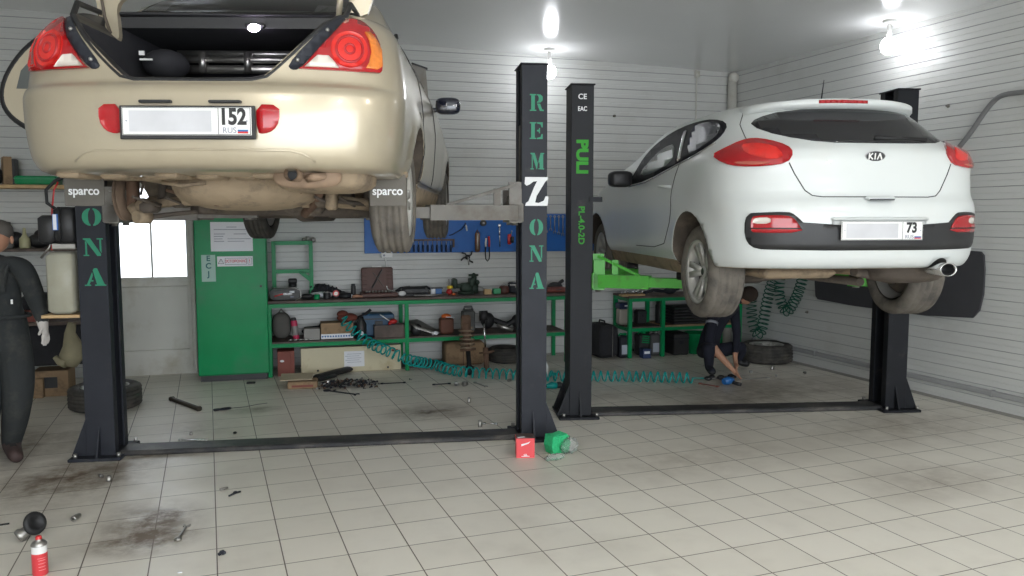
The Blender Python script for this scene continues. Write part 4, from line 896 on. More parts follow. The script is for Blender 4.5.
# long green bench
bx0, bx1 = -5.60, -2.35
t = thing('work_bench', 'long green steel work bench with two shelves along the back wall', 'bench', Wm((bx0+bx1)/2, -.26, 0))
L_ = bx1-bx0; h = .765
m = MB().use(GREEN); frame_mb(m, [((-L_/2, -.24, h-.03), (L_/2, -.24, h-.03)), ((-L_/2, .22, h-.03), (L_/2, .22, h-.03)), ((-L_/2, -.24, .325), (L_/2, -.24, .325)), ((-L_/2, .22, .325), (L_/2, .22, .325)), ((-L_/2, -.24, h-.03), (-L_/2, .22, h-.03)), ((L_/2, -.24, h-.03), (L_/2, .22, h-.03)), ((-L_/2, -.24, .325), (-L_/2, .22, .325))], .04); m.build('bench_frame', t)
for x in (bk(270, 350, .5)[0], bk(407, 350, .5)[0], bx1):
    for y in (-.24, .22):
        m = MB().use(GREEN); m.box((x-(bx0+bx1)/2, y, h/2-.005), (.042, .042, h-.01), bev=.004); m.build('leg', t)
m = MB().use(DKWOOD); m.box((0, -.01, h+.008), (L_+.05, .52, .028), bev=.004); m.build('bench_top', t)
m = MB().use(DKWOOD); m.box((0, -.01, .352), (L_-.03, .48, .018)); m.build('shelf', t)
HT = h+.022; HS = .361
# green angle-iron rack on the bench
x0, z_ = bk(274, 270, .12); x1 = bk(311, 270, .12)[0]
t = thing('angle_iron_stand', 'small green angle-iron stand on the left end of the long bench', 'stand', Wm((x0+x1)/2, -.16, HT))
m = MB().use(GREEN); hw = (x1-x0)/2; zt_ = bk(290, 241, .12)[1]-HT; zm = bk(290, 271, .12)[1]-HT
frame_mb(m, [((-hw, 0, 0), (-hw, 0, zt_)), ((hw, 0, 0), (hw, 0, zt_)), ((-hw, 0, zt_-.02), (hw+.02, 0, zt_-.02)), ((-hw, 0, zm), (hw, 0, zm)), ((hw-.12, 0, zm), (hw, 0, zm-.10))], .042); m.build('stand_frame', t)
m = MB().use(STEEL, True); m.cyl((hw-.03, 0, zt_), (hw-.03, 0, zt_+.05), .02, 10); m.ball((hw+.03, 0, zt_+.01), .03, seg=10, rings=6); m.ball((hw-.07, 0, zt_+.015), .022, seg=10, rings=6); m.build('clamp', t)
# generic small things -------------------------------------------------
def base(px, off, z): return Wm(bk(px, 300, off)[0], -off, z)
def sz(px0, px1, off): return bk(px1, 300, off)[0]-bk(px0, 300, off)[0]
def blob_case(nm, lab, cat, px0, px1, off, z, dy, hgt, body, lidm=None, bev=.015, ang=0, grp=None):
    w = sz(px0, px1, off); m = MB().use(body); m.box((0, 0, hgt/2), (w, dy, hgt), bev=bev)
    if lidm: m.use(lidm); m.box((0, 0, hgt*.78), (w+.004, dy+.004, hgt*.06)); m.box((0, -dy/2-.006, hgt*.6), (w*.25, .012, hgt*.18), bev=.003)
    o = m.build(nm, None, base((px0+px1)/2, off, z) @ rz(ang)); return tag(o, lab, cat, grp)
def can(nm, lab, cat, px, off, z, r, hgt, body, top, nozzle=None, label_m=None, grp=None, tilt=None):
    m = MB().use(body, True); m.lathe([(.001, 0), (r*.96, 0), (r, .006), (r, hgt*.82), (r*.8, hgt*.88)], 18)
    m.use(top, True); m.lathe([(r*.82, hgt*.86), (r*.82, hgt*.97), (r*.7, hgt), (.001, hgt)], 18)
    if label_m: m.use(label_m, True); m.lathe([(r+.0012, hgt*.2), (r+.0012, hgt*.62)], 18)
    M_ = base(px, off, z); M_ = M_ @ tilt if tilt else M_
    return tag(m.build(nm, None, M_), lab, cat, grp)
# bench-top things, left to right
m = MB().use(mat('smoky_clear_plastic', (.16, .16, .16), .15, coat=1, trans=.25), True); w_ = sz(270, 300, .42); m.box((0, 0, .065), (w_, .20, .13), bev=.03); m.use(STEEL, True); m.tube([(w_/2-.05, -.1, .0), (w_/2+.01, -.1, .03), (w_/2+.01, -.1, .10), (w_/2-.05, -.1, .132), (-w_/2+.02, -.1, .132)], .005, 6)
m.use(REDP); m.box((-.04, -.102, .075), (.09, .002, .012), ry(-.3)); m.use(PAPER); m.box((.07, -.102, .09), (.05, .002, .02)); m.use(INK); m.box((.07, -.102, .04), (.04, .002, .015))
tag(m.build('parts_case', None, base(285, .42, HT)), 'smoky clear plastic parts case on the left end of the long bench', 'case')
m = MB().use(BLKPL, True); m.cyl((0, 0, 0), (0, 0, .10), .06, 18); m.cyl((0, 0, .10), (0, 0, .16), .042, 16); m.box((0, -.02, .18), (.09, .09, .05), bev=.01); m.box((-.08, -.02, .06), (.10, .06, .07), bev=.02); m.use(STEEL, True); m.ball((-.03, -.07, .11), .018, seg=10, rings=6)
tag(m.build('oil_pump', None, base(293, .22, HT)), 'black cylindrical pump standing inside the green angle-iron stand', 'pump')
m = MB().use(DKFAB, True)
for k, (x, y, z, r) in enumerate(((-.10, 0, .05, .06), (-.02, .01, .075, .065), (.06, 0, .05, .06), (.13, .01, .035, .045), (.19, 0, .025, .03), (-.06, .04, .10, .04))): m.ball((x, y, z), (r*1.2, r, r*.9), seg=12, rings=8)
m.use(CHARC, True); m.tube(coil([(-.15, -.02, .10), (0, -.03, .11), (.15, -.02, .06)], .025, .006, 7), .008, 6)
tag(m.build('cable_bundle', None, base(325, .14, HT)), 'tangled black cable bundle at the wall right of the green stand', 'cable')
m = MB().use(PAPER, True); m.ball((0, 0, .03), (.13, .07, .03), seg=14, rings=8, sq=.8); m.use(STEEL); m.box((.04, -.02, .06), (.1, .02, .006), ry(.2)); tag(m.build('white_rag', None, base(322, .27, HT)), 'crumpled white rag in front of the black cable bundle', 'rag')
m = MB().use(BLKPL, True); m.ball((0, 0, .03), (.07, .05, .03)); m.cyl((.06, 0, .03), (.13, .02, .03), .018, 10); tag(m.build('grinder_head', None, base(307, .42, HT)), 'dark grinder head lying right of the smoky parts case', 'tool')
can('small_tin', 'small dark tin right of the grinder head, lid dented', 'tin', 317, .45, HT, .028, .06, GREEN, STEEL)
can('grease_tin', 'squat black grease tin with a steel lid in front of the white rag', 'tin', 327, .40, HT, .038, .07, BLKPL, STEEL)
m = MB().use(REDP, True); m.cyl((0, -.03, .05), (0, .03, .05), .032, 18); m.use(LENSW, True); m.cyl((0, -.034, .05), (0, -.03, .05), .02, 14); m.use(BLKPL, True); m.box((0, 0, .012), (.08, .06, .024), bev=.005); tag(m.build('round_gauge', None, base(336, .36, HT)), 'small round red gauge on the bench top', 'gauge')
m = MB().use(BLKRB, True); m.lathe([(.02, 0), (.06, .0), (.07, .02), (.06, .05), (.03, .06), (.02, .02)], 22); tag(m.build('rubber_boot', None, base(345, .38, HT)), 'round black rubber boot right of the red gauge', 'rubber boot')
can('black_jar', 'black jar with a white blotch standing left of the brown tool case', 'jar', 353.5, .28, HT, .026, .14, BLKPL, CHARC, label_m=None)
m = MB().use(WHPL, True); m.ball((0, 0, .018), (.025, .02, .018)); tag(m.build('bottle_stopper', None, base(351, .38, HT)), 'small white cap in front of the black jar', 'cap')
m = MB().use(SKIN, True); m.tube([(-.05, 0, .015), (0, .01, .02), (.06, 0, .012)], [.012, .02, .01], 8); tag(m.build('tan_glove', None, base(357, .42, HT)), 'crumpled tan glove on the bench edge left of the brown case', 'glove')
# brown tool case, open lid towards the wall
t = thing('socket_case', 'open brown socket tool case, lid up against the wall', 'tool case', base(379, .30, HT)); w_ = sz(364, 396, .30)
m = MB().use(BROWN); m.box((0, 0, .022), (w_+.04, .24, .044), bev=.008); m.build('case_tray', t)
m = MB().use(BROWN); LMx = tr(0, .13, .03) @ rx(math.radians(-8)); m.box((0, 0, .14), (w_, .035, .27), LMx, .012)
for k in range(5): m.box((-w_*.40, -.02, .05+k*.045), (.05, .008, .02), LMx, .003); m.box((w_*.38, -.02, .05+k*.045), (.06, .008, .018), LMx, .003)
m.use(BLKPL); m.bar(LMx @ V((-.06, -.02, .05)), LMx @ V((.05, -.02, .25)), .03, .012); m.use(DKWOOD); m.bar(LMx @ V((-.05, -.02, .22)), LMx @ V((.07, -.02, .06)), .03, .012); ld = m.build('case_lid', t)
m = MB().use(WHPL); m.box((0, -.0, .285), (.10, .02, .015), LMx); m.build('carry_handle', ld)
m = MB().use(STEEL, True)
for k in range(9): m.cyl((-w_*.4+k*w_*.1, -.04, .045), (-w_*.4+k*w_*.1, -.04, .065), .011, 8)
m.build('socket_row', t)
m = MB().use(WHPL, True); x_, z_ = bk(385, 256, .02); P_ = [wbp(x_, -.03, z_), wbp(x_+.02, -.04, z_-.15), wbp(bk(383, 275, .1)[0], -.10, bk(383, 275, .1)[1]), wbp(bk(388, 290, .2)[0], -.2, bk(388, 290, .2)[1]), wbp(bk(401, 294, .38)[0], -.38, HT+.03)]
m.tube(resample(P_, .04), .006, 6); m.use(WHPL, True); q_ = wbp(bk(402, 294, .38)[0], -.38, HT+.03); m.ball(tuple(q_), (.045, .03, .028)); tag(m.build('hanging_cable', None), 'white plug and cord hanging down from the wall socket onto the bench', 'cord')
m = MB().use(WHPL); x0, z0 = bk(381, 258, .02); x1, z1 = bk(392, 252, .02); m.box(((x0+x1)/2, -.035, (z0+z1)/2), (x1-x0, .05, z1-z0), bev=.006); m.use(INK); m.cyl((x0+.03, -.062, z0+.03), (x0+.03, -.058, z0+.03), .012, 10); tag(m.build('socket_outlet', None, WB), 'white socket outlet box at the lower left of the blue board', 'socket')
m = MB().use(BLKPL); w_ = sz(408, 432, .3); m.box((0, 0, .012), (w_, .22, .02), bev=.004); m.box((0, .10, .04), (w_, .01, .06), rx(.2)); m.box((0, -.10, .035), (w_, .01, .04), rx(-.2)); m.use(STEEL, True)
for k in range(6): m.cyl((-w_*.4+k*.06, -.02, .03), (-w_*.4+k*.06+.05, .03, .035), .008, 8)
tag(m.build('drip_tray', None, base(415, .28, HT)), 'black tray of loose metal pieces in the middle of the long bench', 'tray')
m = MB().use(STEEL, True); m.cyl((-.16, 0, .012), (.18, .02, .012), .009, 8); m.box((-.17, 0, .012), (.05, .03, .018), bev=.005); tag(m.build('long_ratchet', None, base(432, .46, HT)), 'long steel ratchet bar lying along the bench front edge', 'ratchet')
m = MB().use(BLUEP); m.box((.015, 0, .035), (.07, .06, .07), bev=.004); m.use(PAPER); m.box((-.045, 0, .035), (.045, .062, .07), bev=.002); m.use(BLKPL); m.box((0, 0, .075), (.12, .06, .012)); tag(m.build('spare_part_box', None, base(437, .32, HT)), 'small white and blue cardboard box left of the bench vise', 'box')
m = MB().use(YELL, True); m.lathe([(.03, 0), (.035, .01), (.03, .03), (.001, .035)], 16, tr(0, 0, .07)); m.use(REDP, True); m.ball((-.01, -.01, .035), (.035, .035, .035)); m.use(ORNG, True); m.ball((.03, -.06, .012), (.022, .014, .012)); tag(m.build('plumb_reel', None, base(450, .36, HT)), 'red reel with a yellow cap left of the green bench vise', 'reel')
# bench vise
VG = mat('grimy_green_casting', (.035, .055, .04), .55, .3, var=.4, vscale=15)
t = thing('bench_vise', 'grimy dark green bench vise bolted to the long bench', 'vise', base(466, .30, HT))
m = MB().use(VG, True); m.cyl((0, 0, 0), (0, 0, .03), .09, 20); m.box((0, 0, .075), (.13, .10, .10), bev=.02); m.box((.06, 0, .13), (.05, .12, .09), bev=.01); m.build('vise_body', t)
m = MB().use(VG, True); m.box((-.13, 0, .12), (.05, .12, .11), bev=.012); m.box((-.06, 0, .09), (.16, .06, .05), bev=.008); m.build('moving_jaw', t)
m = MB().use(STEEL, True); m.cyl((-.20, 0, .09), (-.14, 0, .09), .014, 10); m.cyl((-.195, 0, .02), (-.195, 0, .17), .007, 8); m.ball((-.195, 0, .02), .012, seg=8, rings=6); m.build('screw_handle', t)
m = MB().use(VG, True); m.cyl((0, 0, 0), (0, 0, .10), .05, 16); m.cyl((0, 0, .10), (0, 0, .19), .03, 14); m.cyl((-.06, 0, .20), (.05, 0, .20), .012, 8); m.ball((0, 0, .205), .022, seg=10, rings=6); m.ball((.03, -.03, .12), .03, seg=10, rings=6); tag(m.build('drill_grinder', None, base(474, .20, HT)), 'dark green hand grinder with a top crank right of the vise', 'grinder')
m = MB().use(STEEL, True); m.tube([(-.14, 0, .09), (-.05, 0, .07), (.06, 0, .03), (.13, 0, .012)], .005, 6); m.ball((.13, 0, .014), .014, seg=8, rings=6); m.tube([(-.10, .03, .07), (.0, .03, .06), (.1, .03, .02)], .005, 6); tag(m.build('brake_line', None, base(482, .2, HT)), 'bent thin metal brake line leaning behind the green box', 'pipe')
blob_case('beige_block', 'small beige wooden block left of the green plastic box', 'block', 484, 491, .40, HT, .06, .055, WOOD, bev=.004)
blob_case('green_plastic_box', 'small green plastic box near the right end of the long bench', 'box', 493, 500, .38, HT, .07, .06, mat('light_green_plastic', (.03, .30, .12), .4), bev=.005)
m = MB().use(BROWN, True); m.lathe([(.001, 0), (.05, 0), (.058, .02), (.055, .07), (.04, .085), (.001, .09)], 20); m.use(STEEL, True); m.tube([(-.05, 0, .07), (0, 0, .12), (.05, 0, .07)], .004, 6); tag(m.build('brown_pot', None, base(504, .36, HT)), 'small brown pot with a wire handle left of the lettered lift post', 'pot')
blob_case('grey_motor', 'grey square motor housing beside the lettered lift post', 'motor', 509, 522, .30, HT, .12, .12, CHARC, STEEL)
blob_case('dark_red_case', 'dark red flat case on the bench between the two middle lift posts', 'case', 545, 566, .32, HT, .2, .05, RUSTRED, BLKPL)
m = MB().use(BLKPL, True); m.ball((0, 0, .05), (.09, .07, .05)); m.cyl((.03, 0, .07), (.10, 0, .12), .02, 10); tag(m.build('power_drill', None, base(555, .18, HT)), 'black power tool behind the dark red flat case', 'power tool')
for k, (px_, lab) in enumerate(((405, 'folded dark cloth at the wall right of the brown tool case'), (422, 'dark rubber belt heap at the wall behind the black tray'))):
    m = MB().use(DKFAB if k == 0 else BLKRB, True); m.ball((0, 0, .03), (.08, .06, .03)); m.tube([(-.12, 0, .02), (-.05, 0, .07), (.05, 0, .08), (.14, 0, .02)], .012, 8); tag(m.build('dark_cloth' if k == 0 else 'rubber_belt', None, base(px_, .14, HT)), lab, 'cloth' if k == 0 else 'belt')
# shelf things
def sh(px, off): return base(px, off, HS)
m = MB().use(mat('grey_bag', (.10, .095, .085), .8, var=.3), True); m.ball((0, 0, .14), (.10, .09, .14), sq=.8); m.tube([(-.04, 0, .26), (0, 0, .31), (.04, 0, .26)], .01, 6); tag(m.build('canvas_bag', None, sh(281, .25)), 'grey canvas bag at the left end of the lower shelf', 'bag')
can('spray_can', 'dark spray can with a grey label and pink base on the lower shelf', 'spray can', 295.5, .34, HS, .033, .23, mat('pink_red_band', (.5, .03, .09), .4), BLKPL, label_m=mat('grey_label', (.22, .21, .20), .5), tilt=ry(-.12))
m = MB().use(mat('grey_carton', (.28, .27, .25), .7, var=.15)); w_ = sz(303, 319, .4); m.box((0, 0, .06), (w_, .12, .12), bev=.004); tag(m.build('grey_carton', None, sh(311, .40)), 'small grey carton right of the pink-based spray can', 'carton')
m = MB().use(CARD); w_ = sz(320, 352, .34); m.box((0, 0, .085), (w_, .2, .17), bev=.004); m.use(PAPER); m.box((0, -.102, .03), (w_, .003, .05)); m.use(BLUEP)
for k in range(12): m.box((-w_*.45+k*w_*.082, -.104, .03), (.017, .002, .017), tr(0, 0, 0))
tag(m.build('striped_carton', None, sh(336, .34)), 'brown carton with a white and blue checked stripe on the lower shelf', 'carton')
m = MB().use(mat('rust_cloth', (.16, .045, .03), .9, var=.35), True); m.ball((0, 0, .04), (.11, .08, .05)); m.ball((-.05, 0, .08), (.06, .05, .04)); m.use(DKFAB, True); m.tube([(.10, 0, .03), (.18, 0, .06), (.25, 0, .12)], .016, 8); tag(m.build('red_rag', None, sh(347, .34) @ tr(0, 0, .17)), 'rusty red rag piled on the blue-striped carton', 'rag')
m = MB().use(CHARC, True); m.ball((0, 0, .05), (.18, .08, .05)); m.cyl((-.15, 0, .07), (.15, 0, .09), .03, 12); m.ball((.08, .02, .10), (.08, .05, .04)); tag(m.build('tube_bundle', None, sh(318, .14) @ tr(0, 0, 0)), 'dark metal tubes at the back of the lower shelf behind the cartons', 'pipes')
m = MB().use(BLKPL, True); m.lathe([(.001, 0), (.055, 0), (.058, .02), (.058, .15), (.03, .19), (.028, .22), (.001, .22)], 18); m.use(PAPER, True); m.cyl((.0, -.058, .05), (.0, -.062, .05), .022, 14); tag(m.build('oil_bottle', None, sh(360.5, .38)), 'black oil bottle with a round white emblem on the lower shelf', 'bottle')
blob_case('blue_drill_case', 'dark blue case at the back of the lower shelf above the dark crate', 'case', 362, 393, .26, HS, .2, .24, mat('dusty_blue_case', (.02, .07, .14), .5, var=.3), BLKPL)
m = MB().use(DKWOOD); w_ = sz(374, 404, .4)
for y in (-.07, .07): m.box((0, y, .065), (w_, .012, .13))
for x in (-w_/2, w_/2): m.box((x, 0, .065), (.012, .15, .13))
m.box((0, 0, .01), (w_, .14, .01)); tag(m.build('dark_crate', None, sh(389, .40)), 'low dark open crate on the lower shelf left of the green bench leg', 'crate')
m = MB().use(REDP, True); m.ball((.03, 0, .03), (.045, .035, .028)); m.cyl((.02, 0, .02), (-.02, 0, -.0), .016, 8); m.use(WHPL, True); m.cyl((0, 0, .03), (-.11, -.01, .11), .006, 8); tag(m.build('red_pliers', None, sh(390, .40) @ tr(0, 0, .13)), 'tool with fat red grip lying on the dark open crate', 'tool')
m = MB().use(STEEL, True)
for k in range(5): m.cyl((-.12+k*.05, -.02, .012), (-.06+k*.06, .03, .012), .008, 8)
tag(m.build('loose_spanners', None, sh(300, .46)), 'loose steel spanners on the front edge of the lower shelf', 'spanners')
m = MB().use(STEEL, True)
for k in range(7): m.bar((-.12+k*.03, .04, .03+.018*(7-k)), (-.04+k*.03, -.06, .012+.010*(7-k)), .16, .012)
m.use(BLKPL, True); m.box((-.09, 0, .06), (.10, .14, .12), bev=.02); m.use(PAPER, True); m.ball((.11, -.09, .025), (.03, .02, .022)); m.ball((.08, -.09, .02), (.014, .014, .02), seg=8, rings=6); tag(m.build('finned_radiator', None, sh(424, .38)), 'finned metal radiator block on the shelf right of the green leg', 'radiator')
m = MB().use(mat('rust_brown_can', (.13, .05, .03), .55, .2, var=.35)); m.box((0, 0, .09), (.15, .12, .18), bev=.02); m.use(ORNG, True); m.ball((0, 0, .19), (.055, .04, .03)); m.use(PAPER); m.box((.02, -.01, .185), (.10, .06, .008), ry(.1)); tag(m.build('brown_canister', None, sh(446, .36)), 'rusty brown canister with an orange rag on top', 'canister')
m = MB().use(mat('grey_canister', (.085, .09, .085), .5, var=.2)); m.box((0, 0, .13), (.14, .12, .25), bev=.025); m.tube([(-.05, 0, .25), (-.04, 0, .285), (.04, 0, .285), (.05, 0, .25)], .014, 8); tag(m.build('grey_canister', None, sh(468, .34)), 'grey plastic canister with a top handle behind the coil spring strut', 'canister')
m = MB().use(BLKRB, True)
m.tube([(-.16, 0, .05), (-.05, .02, .12), (.10, 0, .06), (.22, .02, .12), (.36, 0, .03)], .035, 10); m.ball((-.12, 0, .12), (.08, .07, .09)); m.ball((.24, .02, .1), (.08, .06, .08)); tag(m.build('rubber_hoses', None, sh(498, .30)), 'black rubber hoses heaped on the shelf left of the lettered post', 'hoses')
m = MB().use(STEEL, True); m.tube([(-.07, 0, .09), (0, -.03, .06), (.10, -.05, .03)], [.02, .03, .024], 10); tag(m.build('metal_funnel', None, sh(503, .44)), 'pale metal funnel lying in front of the black hoses', 'funnel')
# under the bench
m = MB().use(CREAM); x0 = bk(301, 360, .42)[0]; x1 = bk(401, 360, .42)[0]; m.box(((x0+x1)/2, -.40, .135), (x1-x0, .05, .27), WB, .004); m.use(PAPER); q0 = bk(344, 351.5, .425); q1 = bk(364.5, 366, .425); m.box(((q0[0]+q1[0])/2, -.427, (q0[1]+q1[1])/2), (q1[0]-q0[0], .003, q0[1]-q1[1]), WB); m.use(INK)
for k in range(5): m.box(((q0[0]+q1[0])/2-.02*(k % 2), -.4295, q0[1]-.03-k*.022), ((q1[0]-q0[0])*.7, .001, .004), WB)
m.use(RUSTRED); r0 = bk(391, 349, .425); m.box((r0[0]+.04, -.427, r0[1]-.015), (.07, .003, .022), WB)
for px_ in (318, 388): r0 = bk(px_, 371, .425); m.use(BLKPL); m.box((r0[0], -.428, .03), (.02, .004, .02), WB)
one(m, 'cream_panel', 'long cream metal panel with a paper notice under the long bench', 'panel')
m = MB().use(RUSTRED); m.box((0, 0, .13), (.13, .22, .26), bev=.004); m.box((.085, 0, .13), (.04, .22, .265), bev=.003); m.use(PAPER); m.ball((-.02, -.112, .16), (.022, .002, .012), seg=12, rings=6); tag(m.build('brick_red_box', None, Wm(bk(284, 360, .40)[0], -.38, 0)), 'brick red box with a small white emblem under the bench left end', 'box')
m = MB().use(CARD, True); w_ = sz(445, 484, .3); m.box((0, 0, .13), (w_, .26, .26), bev=.03); m.use(BROWN); m.box((-.03, -.132, .13), (.006, .002, .25)); tag(m.build('cardboard_box', None, Wm(bk(464, 360, .30)[0], -.27, 0)), 'sagging brown cardboard box on the floor under the bench', 'cardboard box')
m = tyre_mb(.20, .16, .13, RUBBER); tag(m.build('flat_tyre', None, Wm(bk(505, 360, .25)[0], -.26, .08) @ ry(PI/2)), 'dark tyre lying flat under the bench beside the lettered post', 'tyre')
m = MB().use(DKWOOD); m.box((0, 0, .01), (.62, .35, .02)); tag(m.build('dark_mat', None, Wm(bk(428, 366, .25)[0], -.24, 0)), 'flat dark mat on the floor under the bench middle', 'mat')
# blue tool board and what hangs on it
q0 = bk(364, 219, .03); q1 = bk(604, 252, .03); zb0 = bk(450, 252.5, .03)[1]; zb1 = bk(560, 214, .03)[1]
m = MB().use(BOARD); m.box(((q0[0]+q1[0])/2, -.024, (zb0+zb1)/2), (q1[0]-q0[0], .02, zb1-zb0), WB, .003); one(m, 'tool_board', 'long blue painted tool board on the back wall', 'tool board')
def hang(px, py): x, z = bk(px, py, .05); return Wm(x, -.05, z)
t0_ = hang(427, 240); m = MB().use(DKWOOD); w_ = sz(400, 455, .05); m.box((0, 0, .0), (w_, .03, .02)); m.box((w_/2-.01, 0, -.04), (.02, .03, .09)); tag(m.build('tool_rail', None, t0_), 'brown wooden rail with a row of screwdrivers on the blue board', 'rail')
proto = None
for k in range(11):
    Mx = hang(404.5+k*4.6, 243) @ tr(0, -.02, 0)
    if proto is None:
        proto = thing('screwdriver', 'screwdriver with a dark handle hanging in the brown wooden rail', 'screwdriver', Mx, 'screwdrivers in the brown rail')
        m = MB().use(mat('navy_grip', (.015, .03, .07), .4), True); m.tube([(0, 0, -.02), (0, 0, -.05), (0, 0, -.10)], [.010, .013, .011], 8); m.build('handle', proto)
        m = MB().use(STEEL, True); m.cyl((0, 0, .02), (0, 0, -.02), .004, 6); m.build('blade', proto)
    else: copy_thing(proto, Mx)
m = MB().use(mat('tan_leather', (.16, .085, .04), .7, var=.3), True); m.box((0, 0, -.10), (.055, .03, .22), bev=.012); m.tube([(-.02, 0, 0), (0, 0, .04), (.02, 0, 0)], .006, 6); m.use(STEEL); m.box((0, -.016, -.09), (.018, .006, .18), bev=.002); tag(m.build('leather_sheath', None, hang(477, 233.5) @ tr(0, -.02, 0)), 'tan leather tool sheath hanging on the blue board', 'sheath')
m = MB().use(BLKRB, True); m.tube([(-.02, 0, -.10), (-.025, 0, -.18), (-.02, 0, -.24), (0, 0, -.265), (.02, 0, -.24), (.025, 0, -.18), (.02, 0, -.10)], .007, 8); m.use(REDP, True); m.tube([(.015, 0, .02), (.022, 0, -.04), (.02, 0, -.10)], .012, 8); m.use(WHPL, True); m.tube([(-.015, 0, .0), (-.02, 0, -.05), (-.02, 0, -.10)], .011, 8); tag(m.build('strap_wrench', None, hang(487, 238) @ tr(0, -.02, 0)), 'red and white handled strap wrench looped below the blue board edge', 'strap wrench')
m = MB().use(BLKPL, True); m.ball((0, 0, 0), (.03, .02, .03), seg=10, rings=8)
for a in (.6, 2.2, 3.3, 5.2): m.tube([(0, 0, 0), (.05*math.cos(a), -.01, .05*math.sin(a)), (.085*math.cos(a+.3), 0, .085*math.sin(a+.3))], .009, 6)
m.use(STEEL, True); m.cyl((.0, -.02, 0), (.01, -.02, -.09), .008, 8); tag(m.build('puller_tool', None, hang(467, 257) @ tr(0, -.03, 0)), 'black three-armed puller hanging below the blue board', 'puller')
m = MB().use(CHROME, True); m.cyl((0, 0, .0), (.005, 0, -.24), .007, 8); m.ball((0, 0, .005), (.022, .012, .02), seg=12, rings=8); m.tube([(0, 0, -.02), (0, 0, -.11)], [.013, .010], 8); tag(m.build('socket_ratchet', None, hang(499.5, 226)), 'bright steel ratchet hanging left of the lettered post', 'ratchet')
m = MB().use(REDP, True); m.box((0, 0, -.06), (.045, .02, .12), bev=.01); m.use(BLKPL, True); m.cyl((.03, 0, -.10), (.03, 0, -.03), .025, 12); m.use(STEEL, True); m.cyl((.02, 0, .0), (.03, 0, .04), .006, 6); tag(m.build('red_caliper', None, hang(509, 234) @ tr(0, -.02, 0)), 'red clamp-like tool beside the lettered post on the blue board', 'tool')
m = MB().use(BLKPL, True); m.cyl((0, .01, 0), (0, -.03, 0), .035, 18); m.use(STEEL, True); m.cyl((0, -.03, 0), (0, -.035, 0), .012, 10); tag(m.build('wall_reel', None, hang(483, 223)), 'small round black reel on the blue board above the sheath', 'reel')
m = MB().use(mat('navy_cord', (.01, .02, .06), .5), True); m.tube([(.0, 0, 0), (-.05, -.01, -.07), (-.16, -.01, -.13), (-.20, -.01, -.14)], .006, 6); m.use(WHPL, True); m.cyl((.0, 0, -.02), (.01, 0, -.09), .009, 8); tag(m.build('draped_cable', None, hang(466, 223)), 'dark cord with a white toggle draped on the blue board', 'cord')
for k in range(5):
    Mx = hang((484+k*5.2) if False else (546.5+k*4.1), 215.5)
    if k == 0:
        sp0 = MB().use(STEEL, True); h_ = .17; sp0.cyl((0, 0, -.02), (0, 0, -h_), .006, 8); sp0.lathe([(.006, -.004), (.014, -.004), (.014, .004), (.006, .004)], 14, tr(0, 0, -.012) @ rx(PI/2)); sp0.tube([(-.012, 0, -h_-.03), (-.012, 0, -h_-.008), (0, 0, -h_), (.012, 0, -h_-.008), (.012, 0, -h_-.03)], .005, 6)
        sp0 = sp0.build('combination_spanner', None, Mx); tag(sp0, 'steel combination spanner hanging on the blue board between the middle posts', 'spanner', 'spanners hanging between the middle posts')
    else: c = sp0.copy(); COL.objects.link(c); c.matrix_world = Mx; c.scale = (1, 1, (1.0, .88, 1.05, 1.12, 1.2)[k])
m = MB().use(STEEL, True); m.cyl((0, 0, -.04), (0, 0, .05), .014, 10); m.cyl((-.04, 0, .02), (.04, 0, .02), .010, 8); m.ball((0, -.02, .01), .022, seg=10, rings=6); m.use(RUSTRED, True); m.ball((-.05, -.01, -.04), (.03, .02, .02)); tag(m.build('air_valve', None, hang(594, 213) @ tr(0, -.02, 0)), 'metal tap fitting on top of the blue board right of the black post', 'tap')
# second green bench in the right corner
s0, s1 = -1.56, -.12; hb = .70
t = thing('work_bench', 'short green steel bench in the corner behind the white car', 'bench', Wm((s0+s1)/2, -.25, 0)); L_ = s1-s0
m = MB().use(GREEN); mid = -1.14-(s0+s1)/2
frame_mb(m, [((-L_/2, -.22, hb-.02), (L_/2, -.22, hb-.02)), ((-L_/2, .20, hb-.02), (L_/2, .20, hb-.02)), ((-L_/2, -.22, .33), (L_/2, -.22, .33)), ((-L_/2, .20, .33), (L_/2, .20, .33)), ((-L_/2, -.22, hb-.02), (-L_/2, .20, hb-.02)), ((-L_/2, -.22, .33), (-L_/2, .20, .33)), ((L_/2, -.22, .33), (L_/2, .20, .33)), ((L_/2, -.22, hb-.02), (L_/2, .20, hb-.02))], .038); m.build('bench_frame', t)
for x in (-L_/2, mid, L_/2):
    for y in (-.22, .20): m = MB().use(GREEN); m.box((x, y, hb/2), (.045, .045, hb), bev=.004); m.build('leg', t)
m = MB().use(DKWOOD); m.box((0, 0, hb+.008), (L_+.04, .48, .025), bev=.004); m.build('bench_top', t)
m = MB().use(DKWOOD); m.box(((-L_/2+mid)/2, 0, .355), (mid+L_/2-.02, .44, .015)); m.use(CARD); m.box(((L_/2+mid)/2, 0, .36), (L_/2-mid-.02, .46, .02)); m.build('shelf', t)
HT2 = hb+.021; HS2 = .363
def b2(px, off, z): return base(px, off, z)
m = MB().use(WOOD); m.box((0, 0, .01), (.30, .08, .02)); m.use(CHROME, True)
for k in range(8): m.cyl((-.13+k*.037, 0, .02), (-.13+k*.037, 0, .055+.01*(k % 3)), .010, 8)
tag(m.build('socket_rack', None, b2(632, .38, HT2)), 'rack of chrome sockets on top of the corner bench', 'socket rack')
m = MB().use(CHARC, True); m.tube([(-.25, 0, .02), (-.1, .02, .05), (.08, 0, .03), (.25, .03, .06)], .018, 8); m.ball((.1, 0, .04), (.08, .06, .04)); tag(m.build('dark_fittings', None, b2(662, .30, HT2)), 'dark metal fittings heaped on the corner bench beside the socket rack', 'fittings')
